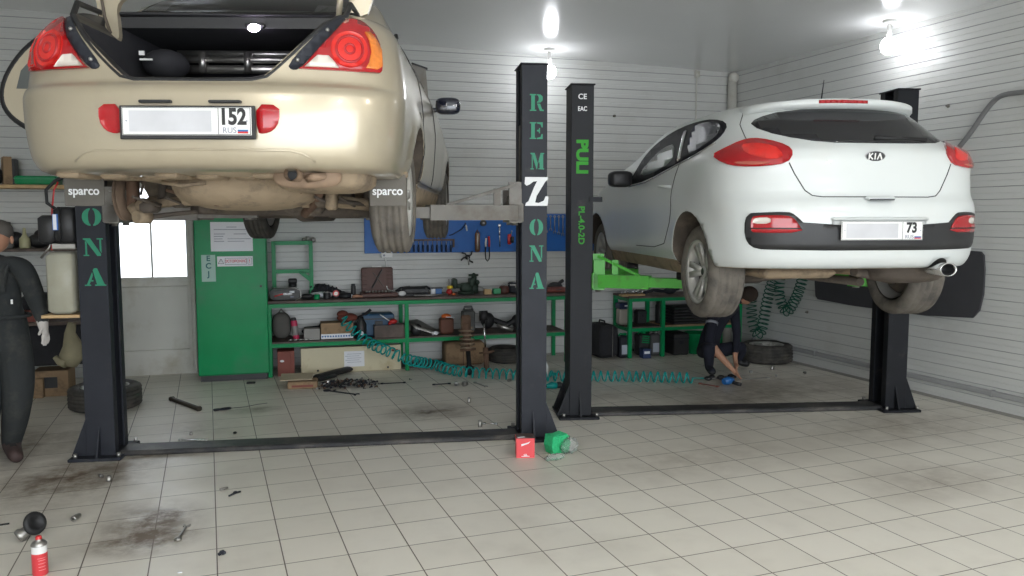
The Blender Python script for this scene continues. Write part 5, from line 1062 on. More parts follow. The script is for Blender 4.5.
m = MB().use(mat('beige_jerrycan', (.36, .33, .28), .5, var=.1)); m.box((0, 0, .10), (.16, .12, .20), bev=.02); m.use(mat('navy_lid', (.01, .02, .06), .4)); m.box((0, 0, .225), (.17, .13, .07), bev=.01); m.use(PAPER); m.box((.02, -.067, .23), (.08, .002, .014)); tag(m.build('white_canister', None, b2(624, .22, HS2)), 'pale canister with a dark blue lid on the corner bench shelf', 'canister')
blob_case('black_tool_box', 'small black box at the back of the corner bench shelf', 'box', 636, 645, .2, HS2, .12, .17, BLKPL, CHARC)
can('black_flask', 'tall black flask on the corner bench shelf left of the second leg', 'flask', 660, .25, HS2, .055, .27, BLKPL, BLKPL)
for k in range(6): blob_case('black_tray', ('lowest', 'second lowest', 'third lowest', 'third topmost', 'second topmost', 'topmost')[k]+' of the stacked black trays on the corner bench shelf', 'tray', 669, 706, .30, HS2+k*.036+.001, .28, .032, BLKPL, None, .008, grp='stacked black trays')
t = thing('suitcase', 'black fabric suitcase standing on the floor left of the corner bench', 'suitcase', Wm(-1.83, -.27, 0) @ rz(.10))
m = MB().use(DKFAB); m.box((0, 0, .20), (.24, .40, .38), bev=.04); m.build('case_body', t); m = MB().use(BLKPL, True); m.tube([(-.0, -.08, .39), (0, -.07, .43), (0, .05, .43), (0, .06, .39)], .010, 8); m.build('carry_handle', t); m = MB().use(STEEL); m.box((.04, -.201, .20), (.006, .004, .36)); m.build('zip', t)
for px_, off, nm, lab, bm_, tm in ((623, .38, 'oil_canister', 'grey oil canister with white label under the corner bench, beside the suitcase', CHARC, GREEN), (642, .30, 'oil_canister', 'dark canister with green lettering bands under the corner bench', BLKPL, GREEN), (654, .34, 'oil_canister', 'grey-topped canister under the corner bench left of the second leg', mat('mid_grey_plastic', (.08, .08, .08), .5), STEEL)):
    m = MB().use(bm_); m.box((0, 0, .13), (.13, .15, .26), bev=.02); m.use(tm); m.cyl((.03, 0, .26), (.03, 0, .285), .022, 12, smooth=True); m.tube([(-.05, 0, .25), (-.03, 0, .28), (.01, 0, .27)], .010, 6)
    if 'green' in lab:
        for q in range(4): m.box((0, -.077, .16+q*.025), (.10, .003, .012), ry(.12))
        m.use(PAPER); m.box((-.02, -.077, .06), (.05, .003, .05))
    else: m.use(mat('faded_label', (.40, .42, .48), .6)); m.box((0, -.077, .10), (.08, .003, .11))
    tag(m.build(nm, None, b2(px_, off, 0)), lab, 'canister')
m = MB().use(mat('blue_white_carton', (.03, .05, .12), .6)); m.box((0, 0, .055), (.10, .10, .11), bev=.003); m.use(PAPER); m.box((0, -.052, .07), (.07, .002, .03)); tag(m.build('small_carton', None, b2(646, .50, 0)), 'small navy and white carton on the floor in front of the corner bench canisters', 'carton')
m = MB().use(GREEN, True); m.lathe([(.001, 0), (.11, 0), (.15, .24), (.155, .25), (.145, .25), (.105, .01), (.001, .012)], 24); tag(m.build('green_bucket', None, b2(697, .34, 0)), 'green bucket under the corner bench', 'bucket')
blob_case('dark_crate', 'dark plastic crate under the corner bench left of the green bucket', 'crate', 669, 684, .30, 0, .3, .26, BLKPL, CHARC)
# shelving in the left corner behind the mechanic
xa, z1_ = bk(-20, 184, .3); xb = bk(66, 184, .3)[0]; z2_ = bk(20, 249, .3)[1]
t = thing('wall_shelf', 'pale wooden shelf board high on the back wall at the left', 'shelf', Wm((xa+xb)/2, -.18, z1_-.02)); m = MB().use(WOOD); m.box((0, 0, 0), (xb-xa, .32, .035), bev=.003); m.build('shelf_board', t)
for x in (-.4, .4): m = MB().use(STEEL); m.bar((x, .15, -.02), (x, .15, -.20), .02, .01); m.bar((x, -.10, -.02), (x, .14, -.18), .02, .01); m.build('bracket', t)
t = thing('wall_shelf', 'dark lower shelf board on the back wall behind the man', 'shelf', Wm((xa+xb)/2, -.18, z2_-.01)); m = MB().use(DKWOOD); m.box((0, 0, 0), (xb-xa+.1, .32, .03), bev=.003); m.build('shelf_board', t)
for x in (-.4, .4): m = MB().use(STEEL); m.bar((x, .15, -.02), (x, .15, -.20), .02, .01); m.bar((x, -.10, -.02), (x, .14, -.18), .02, .01); m.build('bracket', t)
Z1s, Z2s = z1_, z2_+.006
m = MB().use(CARD); m.box((0, 0, .13), (.07, .16, .26), rz(.4), .004); m.use(BLKPL); m.box((.06, 0, .12), (.05, .12, .24), bev=.005); m.build; tag(m.build('file_box', None, base(14, .25, Z1s)), 'upright brown file box with a black folder on the upper left shelf', 'box')
m = MB().use(GREEN); w_ = sz(25, 66, .25); m.box((0, 0, .04), (w_, .22, .08), bev=.01); m.use(mat('light_green_rim', (.02, .24, .10), .4)); m.box((0, 0, .055), (w_+.01, .23, .012)); tag(m.build('green_tray', None, base(45, .25, Z1s)), 'flat green box on the upper left shelf', 'box')
m = MB().use(BLKPL, True); m.ball((0, 0, .08), (.10, .10, .08)); m.lathe([(.001, .1), (.06, .12), (.05, .17), (.001, .19)], 16); tag(m.build('dark_pot', None, base(1, .22, Z1s)), 'dark round pot at the left end of the upper shelf', 'pot')
m = MB().use(mat('grey_jar_glass', (.30, .30, .29), .12, trans=.4, coat=1), True); m.lathe([(.001, 0), (.065, 0), (.07, .02), (.07, .16), (.05, .20), (.045, .23), (.001, .23)], 20); m.use(BLKPL, True); m.lathe([(.05, .22), (.05, .25), (.001, .26)], 16); tag(m.build('glass_jar', None, base(9, .25, Z2s)), 'big cloudy glass jar on the lower left shelf', 'jar')
m = MB().use(mat('yellowish_bottle', (.42, .40, .24), .35), True); m.lathe([(.001, 0), (.045, 0), (.048, .02), (.048, .09), (.03, .11), (.018, .13), (.014, .19), (.001, .2)], 18); tag(m.build('squeeze_bottle', None, base(28, .27, Z2s)), 'yellowish squeeze bottle right of the cloudy jar', 'bottle')
m = MB().use(BLKPL, True); m.ball((0, 0, .07), (.10, .08, .07)); m.ball((.10, .02, .06), (.08, .07, .06)); m.ball((.02, 0, .13), (.06, .05, .05)); tag(m.build('engine_part', None, base(42, .2, Z2s)), 'dark greasy engine part on the lower left shelf beside the lift motor', 'engine part')
m = MB().use(BLKPL, True); m.ball((0, 0, .08), (.09, .08, .08)); m.ball((-.08, 0, .05), (.07, .06, .05)); tag(m.build('engine_part', None, base(18, .13, Z2s)), 'dark greasy engine part behind the cloudy jar and squeeze bottle', 'engine part')
t = thing('side_table', 'cluttered dark table behind the man with a thin-legged frame', 'table', Wm(bk(40, 350, .9)[0], -.85, 0))
m = MB().use(DKWOOD); m.box((0, 0, .70), (1.0, .55, .03), bev=.004); m.build('table_top', t); m = MB().use(DKFAB); m.box((0, .02, .50), (.92, .46, .37), bev=.02); m.build('under_table_shade', t)  # second box is dark filler added as the shade under the table top
for x in (-.46, .46):
    for y in (-.24, .24): m = MB().use(BLKPL); m.bar((x, y, .69), (x*1.05, y*1.1, 0), .025, .025); m.build('leg', t)
m = MB().use(RUSTRED); m.box((0, 0, .03), (.22, .2, .06), bev=.004); m.box((.0, 0, .075), (.2, .18, .03), bev=.004); tag(m.build('red_brown_boxes', None, Wm(bk(30, 350, .9)[0], -.95, .715)), 'reddish brown flat boxes on the dark table behind the man', 'boxes')
m = MB().use(DKFAB, True); m.ball((0, 0, .12), (.20, .16, .12)); m.ball((.15, .05, .10), (.15, .13, .10)); tag(m.build('black_bag', None, Wm(bk(42, 350, .8)[0], -.75, .715)), 'black bag heaped on the dark table beside the first lift', 'bag')
m = MB().use(CARD); m.box((0, 0, .12), (.30, .26, .24), bev=.005); m.use(BLKPL); m.box((-.02, -.132, .13), (.16, .003, .1)); tag(m.build('carton', None, Wm(bk(52, 370, .8)[0], -.75, 0)), 'brown carton on the floor under the dark table', 'carton')
m = MB().use(CARD); m.box((0, 0, .09), (.3, .26, .18), bev=.005); tag(m.build('carton', None, Wm(bk(28, 370, .8)[0], -.80, 0)), 'low carton on the floor under the dark table, nearer the left edge', 'carton')
m = MB().use(WOOD); m.box((0, 0, 0), (.24, .16, .02)); p = on_post(64, 315); o = m.build('tank_bracket', lift1, tr(p.x, .10, p.z-.004))
# rag and hanging strap on a hook by the first post
m = MB().use(mat('khaki_cloth', (.28, .25, .16), .9, var=.25, vscale=12), True)
c_ = at_depth(71, 322, 6.2); k_ = [V(tuple(at_depth(x, y, 6.2))) for x, y in ((72, 323), (70, 333), (73, 345), (72, 356), (70, 366))]; m.tube(k_, [.03, .04, .07, .09, .05], 12); m.tube([V(tuple(at_depth(x, y, 6.15))) for x, y in ((66, 364), (60, 362), (55, 357))], [.035, .03, .02], 8)
tag(m.build('khaki_rag', None), 'khaki rag hanging at the tank bracket of the first lift', 'rag')
# ---------------------------------------------------------------- right wall things
y0, z0 = wr(816, 271, .03); y1, z1 = wr(988, 309, .03); zb_ = wr(850, 305, .03)[1]
m = MB().use(mat('dark_grey_board', (.045, .045, .05), .7, var=.15)); Mw2 = tr(XR-.03, 0, 0) @ rz(-PI/2)
yy0, yy1 = wr(816, 285, .03)[0], wr(985, 285, .03)[0]; zlo = wr(850, 305, .03)[1]
poly = chaikin([(-yy0, zlo+.07), (-yy0+.07, zlo), (-yy1-.12, zlo+.0), (-yy1, zlo+.14), (-yy1, zlo+.56), (-yy1-.06, zlo+.62), (-yy0+.06, zlo+.62), (-yy0, zlo+.56)], 1); m.prism(poly, .02, Mw2 @ rx(PI/2)); one(m, 'wall_mat', 'dark grey rounded mat hung on the right wall behind the white car', 'mat')
def wcoil(pts, R, turns, nm, lab, mm, d):
    P_ = [V((XR-.09, wr(x, y, .09)[0], wr(x, y, .09)[1])) for x, y in pts]; P_ = [V(p) for p in chaikin([tuple(p) for p in P_], 2, False)]
    m = MB().use(mm, True); m.tube(coil(P_, R, .006, turns, per=12), .0065, 6); m.use(STEEL, True); m.cyl(P_[0], P_[0]+V((.08, 0, 0)), .015, 8); tag(m.build(nm, None), lab, 'air hose')
wcoil([(782, 268), (778, 290), (782, 306), (787, 313), (792, 306), (800, 290), (806, 262)], .055, 26, 'spiral_hose', 'dark green spiral hose looped on the right wall, nearer the grey mat', DKGRN, 0)
wcoil([(751, 300), (752, 320), (756, 334), (761, 334), (764, 318), (768, 296), (776, 272)], .06, 24, 'spiral_hose', 'dark green spiral hose looped low in the corner', DKGRN, 0)
P_ = [V((XR-.05, *wr(x, y, .05))) for x, y in ((1075, 86), (1024, 92), (1005, 94), (995, 99), (983, 114), (974, 128), (965, 140), (955, 152), (950, 170))]
m = MB().use(mat('grey_conduit', (.16, .16, .16), .5), True); m.tube([V(p) for p in chaikin([tuple(p) for p in P_], 2, False)], .021, 10); tag(m.build('wall_conduit', None), 'grey flexible conduit curving across the right wall', 'conduit')
for px_, py_, r in ((949, 106, .018), (808, 312, .02)):
    y_, z_ = wr(px_, py_, .02); m = MB().use(GRAYP, True); m.box((0, 0, 0), (.02, .02, .03), bev=.004); m.cyl((-.01, 0, 0), (-.025, 0, 0), .008, 8); tag(m.build('wall_hook', None, tr(XR-.03, y_, z_)), 'small dark bracket on the right wall '+('above the conduit bend' if py_ < 200 else 'under the spiral hose'), 'bracket')
x_, z_ = bk(614, 116, .02); m = MB().use(GRAYP, True); m.box((0, 0, 0), (.03, .03, .03), bev=.005); m.cyl((0, -.015, 0), (0, -.03, 0), .008, 8); tag(m.build('wall_hook', None, Wm(x_, -.03, z_)), 'small dark bracket high on the back wall', 'bracket')
x_, z_ = bk(590, 301, .02); m = MB().use(CHARC, True); m.box((0, 0, 0), (.03, .04, .03), bev=.005); m.cyl((0, -.02, 0), (0, -.05, 0), .008, 8); tag(m.build('wall_hook', None, Wm(x_, -.03, z_)), 'small dark bracket on the back wall above the suitcase', 'bracket')
# ---------------------------------------------------------------- things on the floor
def lay(nm, lab, cat, px, py, mb, a=0.0, z=0.0, grp=None):
    p = fl(px, py); return tag(mb.build(nm, None, tr(p.x, p.y, z) @ rz(a)), lab, cat, grp)
def dirang(x0, y0, x1, y1): a = fl(x0, y0); b = fl(x1, y1); return math.atan2(b.y-a.y, b.x-a.x), (b-a).length
# lying wheels
def lying(px, py, R, W, lab, rim_):
    p = fl(px, py); t = thing('car_tyre', lab, 'wheel', tr(p.x, p.y, 0)); o = tyre_mb(R, W, R*.64, RUBBER).build('tyre', t, tr(0, 0, W*.53) @ ry(PI/2))
    r = rim_mb(R*.64, W, 5, 1).build('rim', t, tr(0, 0, W*.53) @ ry(-PI/2)); return t
lying(106, 407, .29, .19, 'car wheel lying flat on the floor behind the first lift post', 1)
lying(766, 361, .29, .20, 'car wheel lying flat at the right wall beside the crouching man', 1)
# coiled air hose from the long bench to the crouching man
pts = [wbp(bk(342, 318, .5)[0], -.52, bk(342, 318, .5)[1]), wbp(bk(352, 330, .52)[0], -.53, bk(352, 330, .53)[1]), wbp(bk(368, 343, .55)[0], -.56, bk(368, 343, .56)[1]), V(tuple(at_depth(390, 352, 8.15))), V(tuple(at_depth(410, 361, 8.15))), fl(432, 370)+V((0, 0, .07)), fl(455, 377)+V((0, 0, .055)), fl(500, 379)+V((0, 0, .05)), fl(560, 381.5)+V((0, 0, .05)), fl(620, 381)+V((0, 0, .05)), fl(692, 383)+V((0, 0, .05))]
m = MB().use(TEAL, True); m.tube(coil([V(p) for p in chaikin([tuple(p) for p in pts], 2, False)], .052, .006, 58, per=14), .0085, 6)
m.tube(resample([fl(692, 383)+V((0, 0, .05)), fl(700, 380)+V((0, 0, .02)), fl(708, 380)+V((0, 0, .015))], .03), .006, 6); tag(m.build('spiral_air_hose', None), 'teal spiral air hose stretched across the floor from the long bench', 'air hose')
# red and green bits by the middle post
t = thing('small_carton', 'small red cardboard box on the floor in front of the lettered post', 'box', tr(*fl(525.5, 458)) @ rz(-.30))
m = MB().use(mat('coral_red_card', (.72, .08, .09), .5)); m.box((0, .06, .068), (.125, .12, .136), bev=.002); bx = m.build('carton_body', t)
m = MB().use(mat('grimy_card_top', (.09, .06, .055), .7)); m.box((0, .06, .1375), (.123, .118, .003)); m.use(PAPER); m.box((-.02, .03, .1395), (.05, .02, .001), rz(.3)); m.build('carton_lid', t)
m = MB().use(PAPER); m.prism([(-.03, -.004), (.012, .006), (.034, .016), (.02, .0), (-.028, -.018)], .0012, tr(0, -.0005, .10) @ rx(PI/2)); text_mb(m, 'LLL', .016, tr(.0, -.0005, .022) @ rx(PI/2), .0006, .001); m.box((0, -.001, .012), (.055, .001, .004)); m.build('emblem', bx)
m = MB().use(mat('green_mesh_net', (.03, .50, .20), .55, var=.35, vscale=60, bump=1, bscale=90), True); m.sm = False; m.prism([(-.06, .0), (.055, .005), (.078, .07), (.05, .135), (.0, .125), (-.065, .13), (-.078, .06)], .10, tr(0, .05, 0) @ rx(PI/2))
for r_ in range(8):
    for q_ in range(7): m.ball((-.058+q_*.019+(.009 if r_ % 2 else 0), -.05, .012+r_*.015), (.009, .006, .005), seg=6, rings=4)
m.box((0, 0, .07), (.13, .08, .12), rz(.1), .02); tag(m.build('mesh_bundle', None, tr(*fl(557, 452)) @ rz(.2)), 'bright green mesh bundle on the floor right of the red box', 'mesh bundle')
m = MB().use(CLEAR, True); random.seed(3)
def crumple(u, v, c, r):
    a = 2*PI*u; b = PI*(v-.5); k = 1+.28*math.sin(5*a+3*b)*math.cos(4*b+a); return V(c)+V((r[0]*math.cos(b)*math.cos(a)*k, r[1]*math.cos(b)*math.sin(a)*k, r[2]*math.sin(b)*k))
m.grid(lambda u, v: crumple(u, v, (0, 0, .055), (.075, .05, .05)), 26, 14); tag(m.build('clear_plastic_bag', None, tr(*fl(569, 453)) @ rz(.3)), 'crumpled clear plastic bag beside the green mesh bundle', 'plastic bag')
m = MB().use(CLEAR, True); m.grid(lambda u, v: crumple(u, v, (0, 0, .022), (.075, .03, .02)), 26, 12); tag(m.build('clear_wrapper', None, tr(*fl(555, 460)) @ rz(.1)), 'flat clear wrapper in front of the green mesh bundle', 'wrapper')
# nuts, wrenches and spray can in the left foreground
t = thing('spray_can', 'red and white spray can with a silver dome in the left foreground', 'spray can', tr(*fl(40.5, 574)))
m = MB().use(mat('can_red', (.62, .05, .06), .35, .1), True); m.lathe([(.001, 0), (.031, 0), (.033, .005), (.033, .105)], 28); m.use(WHPL, True); m.lathe([(.033, .105), (.033, .140)], 28); m.use(STEEL, True); m.lathe([(.034, .139), (.034, .146), (.026, .156), (.014, .162), (.014, .168)], 28); cn = m.build('can_body', t)
m = MB().use(REDP, True); m.lathe([(.014, .165), (.013, .178), (.008, .183), (.001, .183)], 16); m.build('nozzle', t)
m = MB().use(mat('pale_red_print', (.75, .30, .30), .4), True); m.tube([(.0335*math.sin(a), -.0335*math.cos(a), .085) for a in np.linspace(-.1, 1.0, 9)], .0012, 5); 
for zz in (.03, .045, .06, .075): m.tube([(.0335*math.sin(a), -.0335*math.cos(a), zz) for a in np.linspace(0, .9, 8)], .0014, 5)
m.build('printed_label', cn)
t = thing('wheel_bearing_hub', 'metal hub with a black rubber disc lying behind the spray can', 'hub', tr(*fl(33, 538)) @ rz(.3))
m = MB().use(BLKRB, True); D = tr(.01, 0, .075) @ rz(.5) @ rx(math.radians(70)); m.lathe([(.001, -.008), (.052, -.008), (.060, 0), (.056, .014), (.030, .018), (.028, .008), (.001, .010)], 28, D); m.build('rubber_disc', t)
m = MB().use(STEEL, True); D = tr(-.04, .0, .035) @ ry(math.radians(60)); m.lathe([(.001, -.03), (.034, -.03), (.036, -.01), (.028, .0), (.028, .03), (.022, .036), (.018, .0), (.001, .0)], 24, D); m.build('metal_cup', t)
def socket(px, py, lab, r=.012, L=.04, a=0.0, up=False):
    m = MB().use(STEEL, True); D = tr(0, 0, 0 if up else r) @ (Matrix() if up else ry(PI/2)); m.lathe([(r*.55, 0), (r*.9, 0), (r, .003), (r, L*.55), (r*.8, L*.65), (r*.8, L), (r*.5, L), (r*.5, L*.4), (.001, L*.4)], 18, D); return lay('steel_socket', lab, 'socket', px, py, m, a)
socket(73, 522, 'socket lying open end forward near the rubber disc', .016, .06, dirang(73, 522, 82, 516)[0])
socket(102, 478, 'small socket lying just in front of the first post', .012, .04, 2.0)
socket(109, 481, 'larger socket standing just in front of the first post', .017, .035, 0, True)
socket(469, 403, 'upright socket on the floor behind the left beam, nearer the bench', .013, .05, 0, True)
socket(480, 427, 'upright bright socket just behind the floor beam', .016, .055, 0, True)
socket(463, 386.5, 'fat socket lying near the foot of the coil spring strut', .025, .05, .4)
socket(456, 386, 'dark-ended socket left of the fat socket by the strut', .02, .05, 1.2)
socket(508, 382, 'small socket lying beside the lettered post near the teal hose', .016, .04, .4)
socket(191, 435, 'tiny socket above the bright ratchet behind the beam', .012, .025, 1, True)
socket(220, 491, 'short dark bolt piece on a tile left of centre', .008, .05, .5)
def wrench(px0, py0, px1, py1, lab, mm=STEEL, w=.014, nm='combination_wrench', cat='wrench', head=.018):
    a, L = dirang(px0, py0, px1, py1); m = MB().use(mm, True); m.box((L/2, 0, .005), (L-.03, w, .008), bev=.002); m.lathe([(head*.55, 0), (head, 0), (head, .010), (head*.55, .010), (head*.55, 0)], 16, tr(0, 0, 0)); m.tube([(L+.006, head*.8, .005), (L-.014, head*.7, .005), (L-.022, 0, .005), (L-.014, -head*.7, .005), (L+.006, -head*.8, .005)], .006, 6); return lay(nm, lab, cat, px0, py0, m, a)
wrench(178, 540, 187, 526, 'steel wrench lying on the stained tile left of centre')
wrench(181, 440.5, 207, 440.5, 'bright chrome ratchet lying just behind the left floor beam', CHROME, .028, 'ratchet', 'ratchet', .02)
a, L = dirang(172, 401, 199, 411); m = MB().use(mat('dark_brown_iron', (.04, .032, .022), .6, .3)); m.box((L/2, 0, .018), (L, .035, .032), bev=.006); m.box((0, 0, .02), (.03, .05, .04), bev=.008); m.box((L, 0, .02), (.03, .045, .04), bev=.008); lay('iron_bar', 'dark brown iron bar lying diagonally in front of the white door', 'bar', 172, 401, m, a)
a, L = dirang(218, 410, 232, 408); m = MB().use(CHARC, True); m.tube([(.05+.05*math.cos(t_), .025*math.sin(t_), .008) for t_ in np.linspace(0, 2*PI, 14)[:-1]], .007, 6, closed=True); m.box((-.02, 0, .01), (.05, .03, .018), bev=.004); m.tube([(.10, 0, .006), (.22, -.02, .004), (.34, .01, .004), (.42, 0, .004)], .002, 5); lay('clamp_ring', 'dark clamp ring with a trailing wire in front of the green locker', 'clamp', 219, 410.5, m, a)
m = MB().use(BLKRB); m.box((0, 0, .008), (.085, .04, .016), bev=.005); lay('rubber_block', 'small black rubber block in front of the green locker', 'block', 251, 383.5, m, -.1)
m = MB().use(BLKRB); m.ball((0, 0, .01), (.015, .015, .01), seg=8, rings=6); lay('rubber_plug', 'tiny black plug behind the left beam', 'plug', 235, 434, m)
wrench(382, 384, 405, 383, 'long thin dark wrench lying in front of the cream panel', CHARC, .012)
wrench(434, 385, 450, 384, 'dark wrench lying left of the fat socket', CHARC, .016)
wrench(475, 383, 486, 387, 'short dark wrench lying near the shock absorber foot', STEEL, .012)
wrench(484, 424, 497, 424.5, 'pale thin wrench lying beside the bright socket', CHROME, .012)
a, L = dirang(229, 497, 241, 492); m = MB().use(CHARC, True); m.tube([(0, 0, .006), (.05, .004, .008), (.09, 0, .005)], .006, 6); m.box((.06, .01, .008), (.02, .02, .012), bev=.003); lay('bent_clip', 'small bent metal clip on a tile in the middle left', 'clip', 229, 497, m, a)
m = MB().use(CHARC, True); m.cyl((0, 0, .008), (.03, .01, .012), .008, 8); m.box((.02, .0, .012), (.02, .03, .015), bev=.003); lay('hex_bolt', 'small dark hex bolt near the bottom left of the floor', 'bolt', 219, 556, m, .5)
m = MB().use(PAPER, True); m.ball((0, 0, .003), (.012, .006, .003), seg=10, rings=6); lay('paper_scrap', 'tiny white scrap at the bottom edge of the floor', 'scrap', 180, 573, m)
m = MB().use(BLKRB); m.box((0, 0, .004), (.05, .008, .008)); lay('rubber_strip', 'thin black strip at the far left of the floor', 'strip', 4, 525, m, .1)
# pile in front of the bench: torn carton, hose, bolts and a wrench
m = MB().use(CARD); m.box((0, 0, .035), (.28, .20, .07), bev=.012); m.use(mat('pale_card', (.42, .35, .25), .85, var=.1)); m.box((-.06, .06, .088), (.30, .22, .008), rx(.10)); m.use(RUSTRED); m.box((.0, -.102, .03), (.2, .002, .02)); lay('torn_carton', 'torn flattened carton on the floor in front of the long bench', 'carton', 303, 387, m, -.15)
a, L = dirang(316, 380, 350, 371); m = MB().use(BLKRB, True); m.box((L/2, 0, .035), (L, .10, .05), bev=.02); m.use(BLKPL, True); m.box((L*.2, -.05, .02), (L*.5, .06, .035), bev=.015); lay('rubber_moulding', 'thick black rubber moulding lying across the bolt pile', 'rubber part', 316, 381, m, a)
m = MB().use(CHARC, True); random.seed(11)
for k in range(300):
    u, v = random.gauss(0, .5), random.gauss(0, .45)
    if abs(u) > 1.3 or abs(v) > 1.2: continue
    hx = max(0, .045*(1-u*u*.6-v*v*.6)); x, y = u*.26, v*.17; z = random.uniform(.008, .012+hx); m.use(random.choice((CHARC, CHARC, RUST, STEEL, BLKPL)), False)
    an = random.uniform(0, PI); l_ = random.uniform(.015, .04); d_ = V((math.cos(an), math.sin(an), random.uniform(-.3, .3)))*l_; c = V((x, y, z)); m.cyl(c-d_*.5, c+d_*.5, random.uniform(.004, .009), 6)
    if random.random() < .5: m.cyl(c+d_*.5, c+d_*.7, .012, 6)
lay('bolt_pile', 'spread heap of small dark nuts and bolts in front of the cream panel', 'nuts and bolts', 345, 386, m, -.1); bpy.data.objects['bolt_pile']['kind'] = 'stuff'
random.seed(5)
nb = MB().use(STEEL, True); nb.cyl((0, 0, .006), (.022, 0, .006), .005, 8); nb.use(CHARC); nb.cyl((-.006, 0, .008), (0, 0, .008), .009, 6)
nb = lay('loose_bolt', 'single small bolt scattered at the right edge of the bolt heap', 'bolt', 367, 384, nb, .2, grp='bolts scattered right of the heap')
for px_, py_ in ((371, 381), (375, 386), (379, 384.5), (364, 389), (362, 379), (410, 380)):
    c = nb.copy(); COL.objects.link(c); p = fl(px_, py_); c.matrix_world = tr(p.x, p.y, 0) @ rz(random.uniform(0, 6)); 
    if px_ == 410: c['label'] = 'single small bolt alone on the tiles right of the thin dark wrench'; del c['group']
wrench(327, 391, 357, 395, 'dark adjustable wrench lying in front of the bolt heap', CHARC, .022, 'adjustable_wrench', 'wrench', .035)
# struts leaning at the bench
def line3(px, y0, y1, d0, d1): return V(tuple(at_depth(px[0], y0, d0))), V(tuple(at_depth(px[1], y1, d1)))
t = thing('coil_spring_strut', 'rusty coil spring strut standing on the floor against the bench', 'strut', Matrix())
foot = fl(470, 375); top = foot+V((-.02, .10, .62)); ax = (top-foot)
m = MB().use(RUST, True); m.cyl(foot+ax*.55, foot+ax*.86, .042, 16); m.cyl(foot+ax*.40, foot+ax*.44, .085, 20); m.cyl(foot+ax*.44, foot+ax*.60, .022, 12); m.box((0, 0, 0), (.10, .05, .20), tr(foot+ax*.84), .015); m.build('strut_body', t)
m = MB().use(mat('pale_rusty_spring', (.26, .19, .13), .6, .3), True); m.tube(coil([foot+ax*.43, foot+ax*.55, foot+ax*.67, foot+ax*.78], .072, .01, 5, per=16), .010, 8); m.build('coil_spring', t)
m = MB().use(BLKRB, True); m.tube([foot+ax*.40, foot+ax*.16, foot+ax*.13, foot+ax*.03, foot], [.025, .025, .05, .045, .02], 14); m.build('bump_stop', t)
t = thing('shock_absorber', 'slim shock absorber with a bright rod standing right of the coil spring strut', 'shock absorber', Matrix())
foot = fl(487, 372); top = foot+V((0, .12, .64)); ax = top-foot
m = MB().use(RUST, True); m.cyl(foot, foot+ax*.40, .030, 14); m.cyl(foot+ax*.30, foot+ax*.33, .07, 16); m.tube([foot+ax*.33+V((.03, 0, 0)), foot+ax*.34+V((.09, -.02, .0))], .010, 6); m.build('damper_tube', t)
m = MB().use(CHROME, True); m.cyl(foot+ax*.40, foot+ax*.88, .011, 10); m.build('rod', t); m = MB().use(BLKRB, True); m.cyl(foot+ax*.84, foot+ax*1.0, .048, 14); m.build('top_mount', t)
# bottle and valve between the middle posts
m = MB().use(WHPL, True); m.lathe([(.001, 0), (.022, 0), (.024, .01), (.024, .12), (.014, .15), (.012, .17), (.001, .17)], 16); lay('white_bottle', 'small white bottle standing between the two middle posts', 'bottle', 546, 378, m)
t = thing('air_fitting', 'teal air gun fitting lying between the two middle posts', 'air tool', tr(*fl(552, 389)))
m = MB().use(TEAL, True); m.tube([(-.06, 0, .03), (0, .01, .035), (.05, 0, .03)], [.02, .035, .03], 10); m.build('fitting_body', t); m = MB().use(BLKPL, True); m.ball((.07, 0, .035), (.04, .03, .03)); m.cyl((-.06, 0, .03), (-.09, -.02, .025), .012, 8); m.build('nozzle', t)
m = MB().use(TEAL, True); m.tube([(-.05, 0, .02), (0, .02, .03), (.06, 0, .02)], .018, 8); m.use(REDP, True); m.ball((.07, 0, .025), (.02, .02, .02)); lay('hose_coupling', 'teal hose coupling with a red tip near the white bottle', 'coupling', 553, 377, m, .3)
# tools around the crouching man
for k, (a_, b_, c_, d_, lab) in enumerate(((742, 380, 768, 378, 'long steel wrench right of the crouching man'), (700, 384, 718, 387, 'reddish handled tool left of the blue air gun'))): wrench(a_, b_, c_, d_, lab, STEEL if k == 0 else RUSTRED, .016)
t = thing('impact_gun', 'blue air gun lying in front of the crouching man', 'air tool', tr(*fl(728, 385)) @ rz(.2)); m = MB().use(BLUEP, True); m.tube([(-.06, 0, .04), (0, 0, .045), (.06, 0, .04)], [.03, .042, .03], 12); m.build('gun_body', t); m = MB().use(BLKPL, True); m.tube([(.03, 0, .035), (.05, -.07, .02), (.06, -.11, .02)], .018, 8); m.build('handle', t)
m = MB().use(BLKPL, True)
for k in range(7): m.ball((random.uniform(-.16, .16), random.uniform(-.05, .05), .02), (.04, .03, .02), seg=10, rings=6)
m.use(STEEL, True); m.cyl((-.16, -.03, .012), (.10, .03, .012), .01, 8); lay('brake_parts', 'dark dismantled brake parts on the floor under the crouching man\u2019s hands', 'brake parts', 720, 379, m)
for k, (x_, y_, lab) in enumerate(((772, 370, 'upright bright socket in front of the flat wheel by the right wall'), (776, 377, 'small socket lying right of the long steel wrench'), (806, 374, 'small bright socket lying near the right wall'), (752, 373, 'small socket between the crouching man and the flat wheel'))): socket(x_, y_, lab, .014, .05 if k == 0 else .03, k, k == 0)
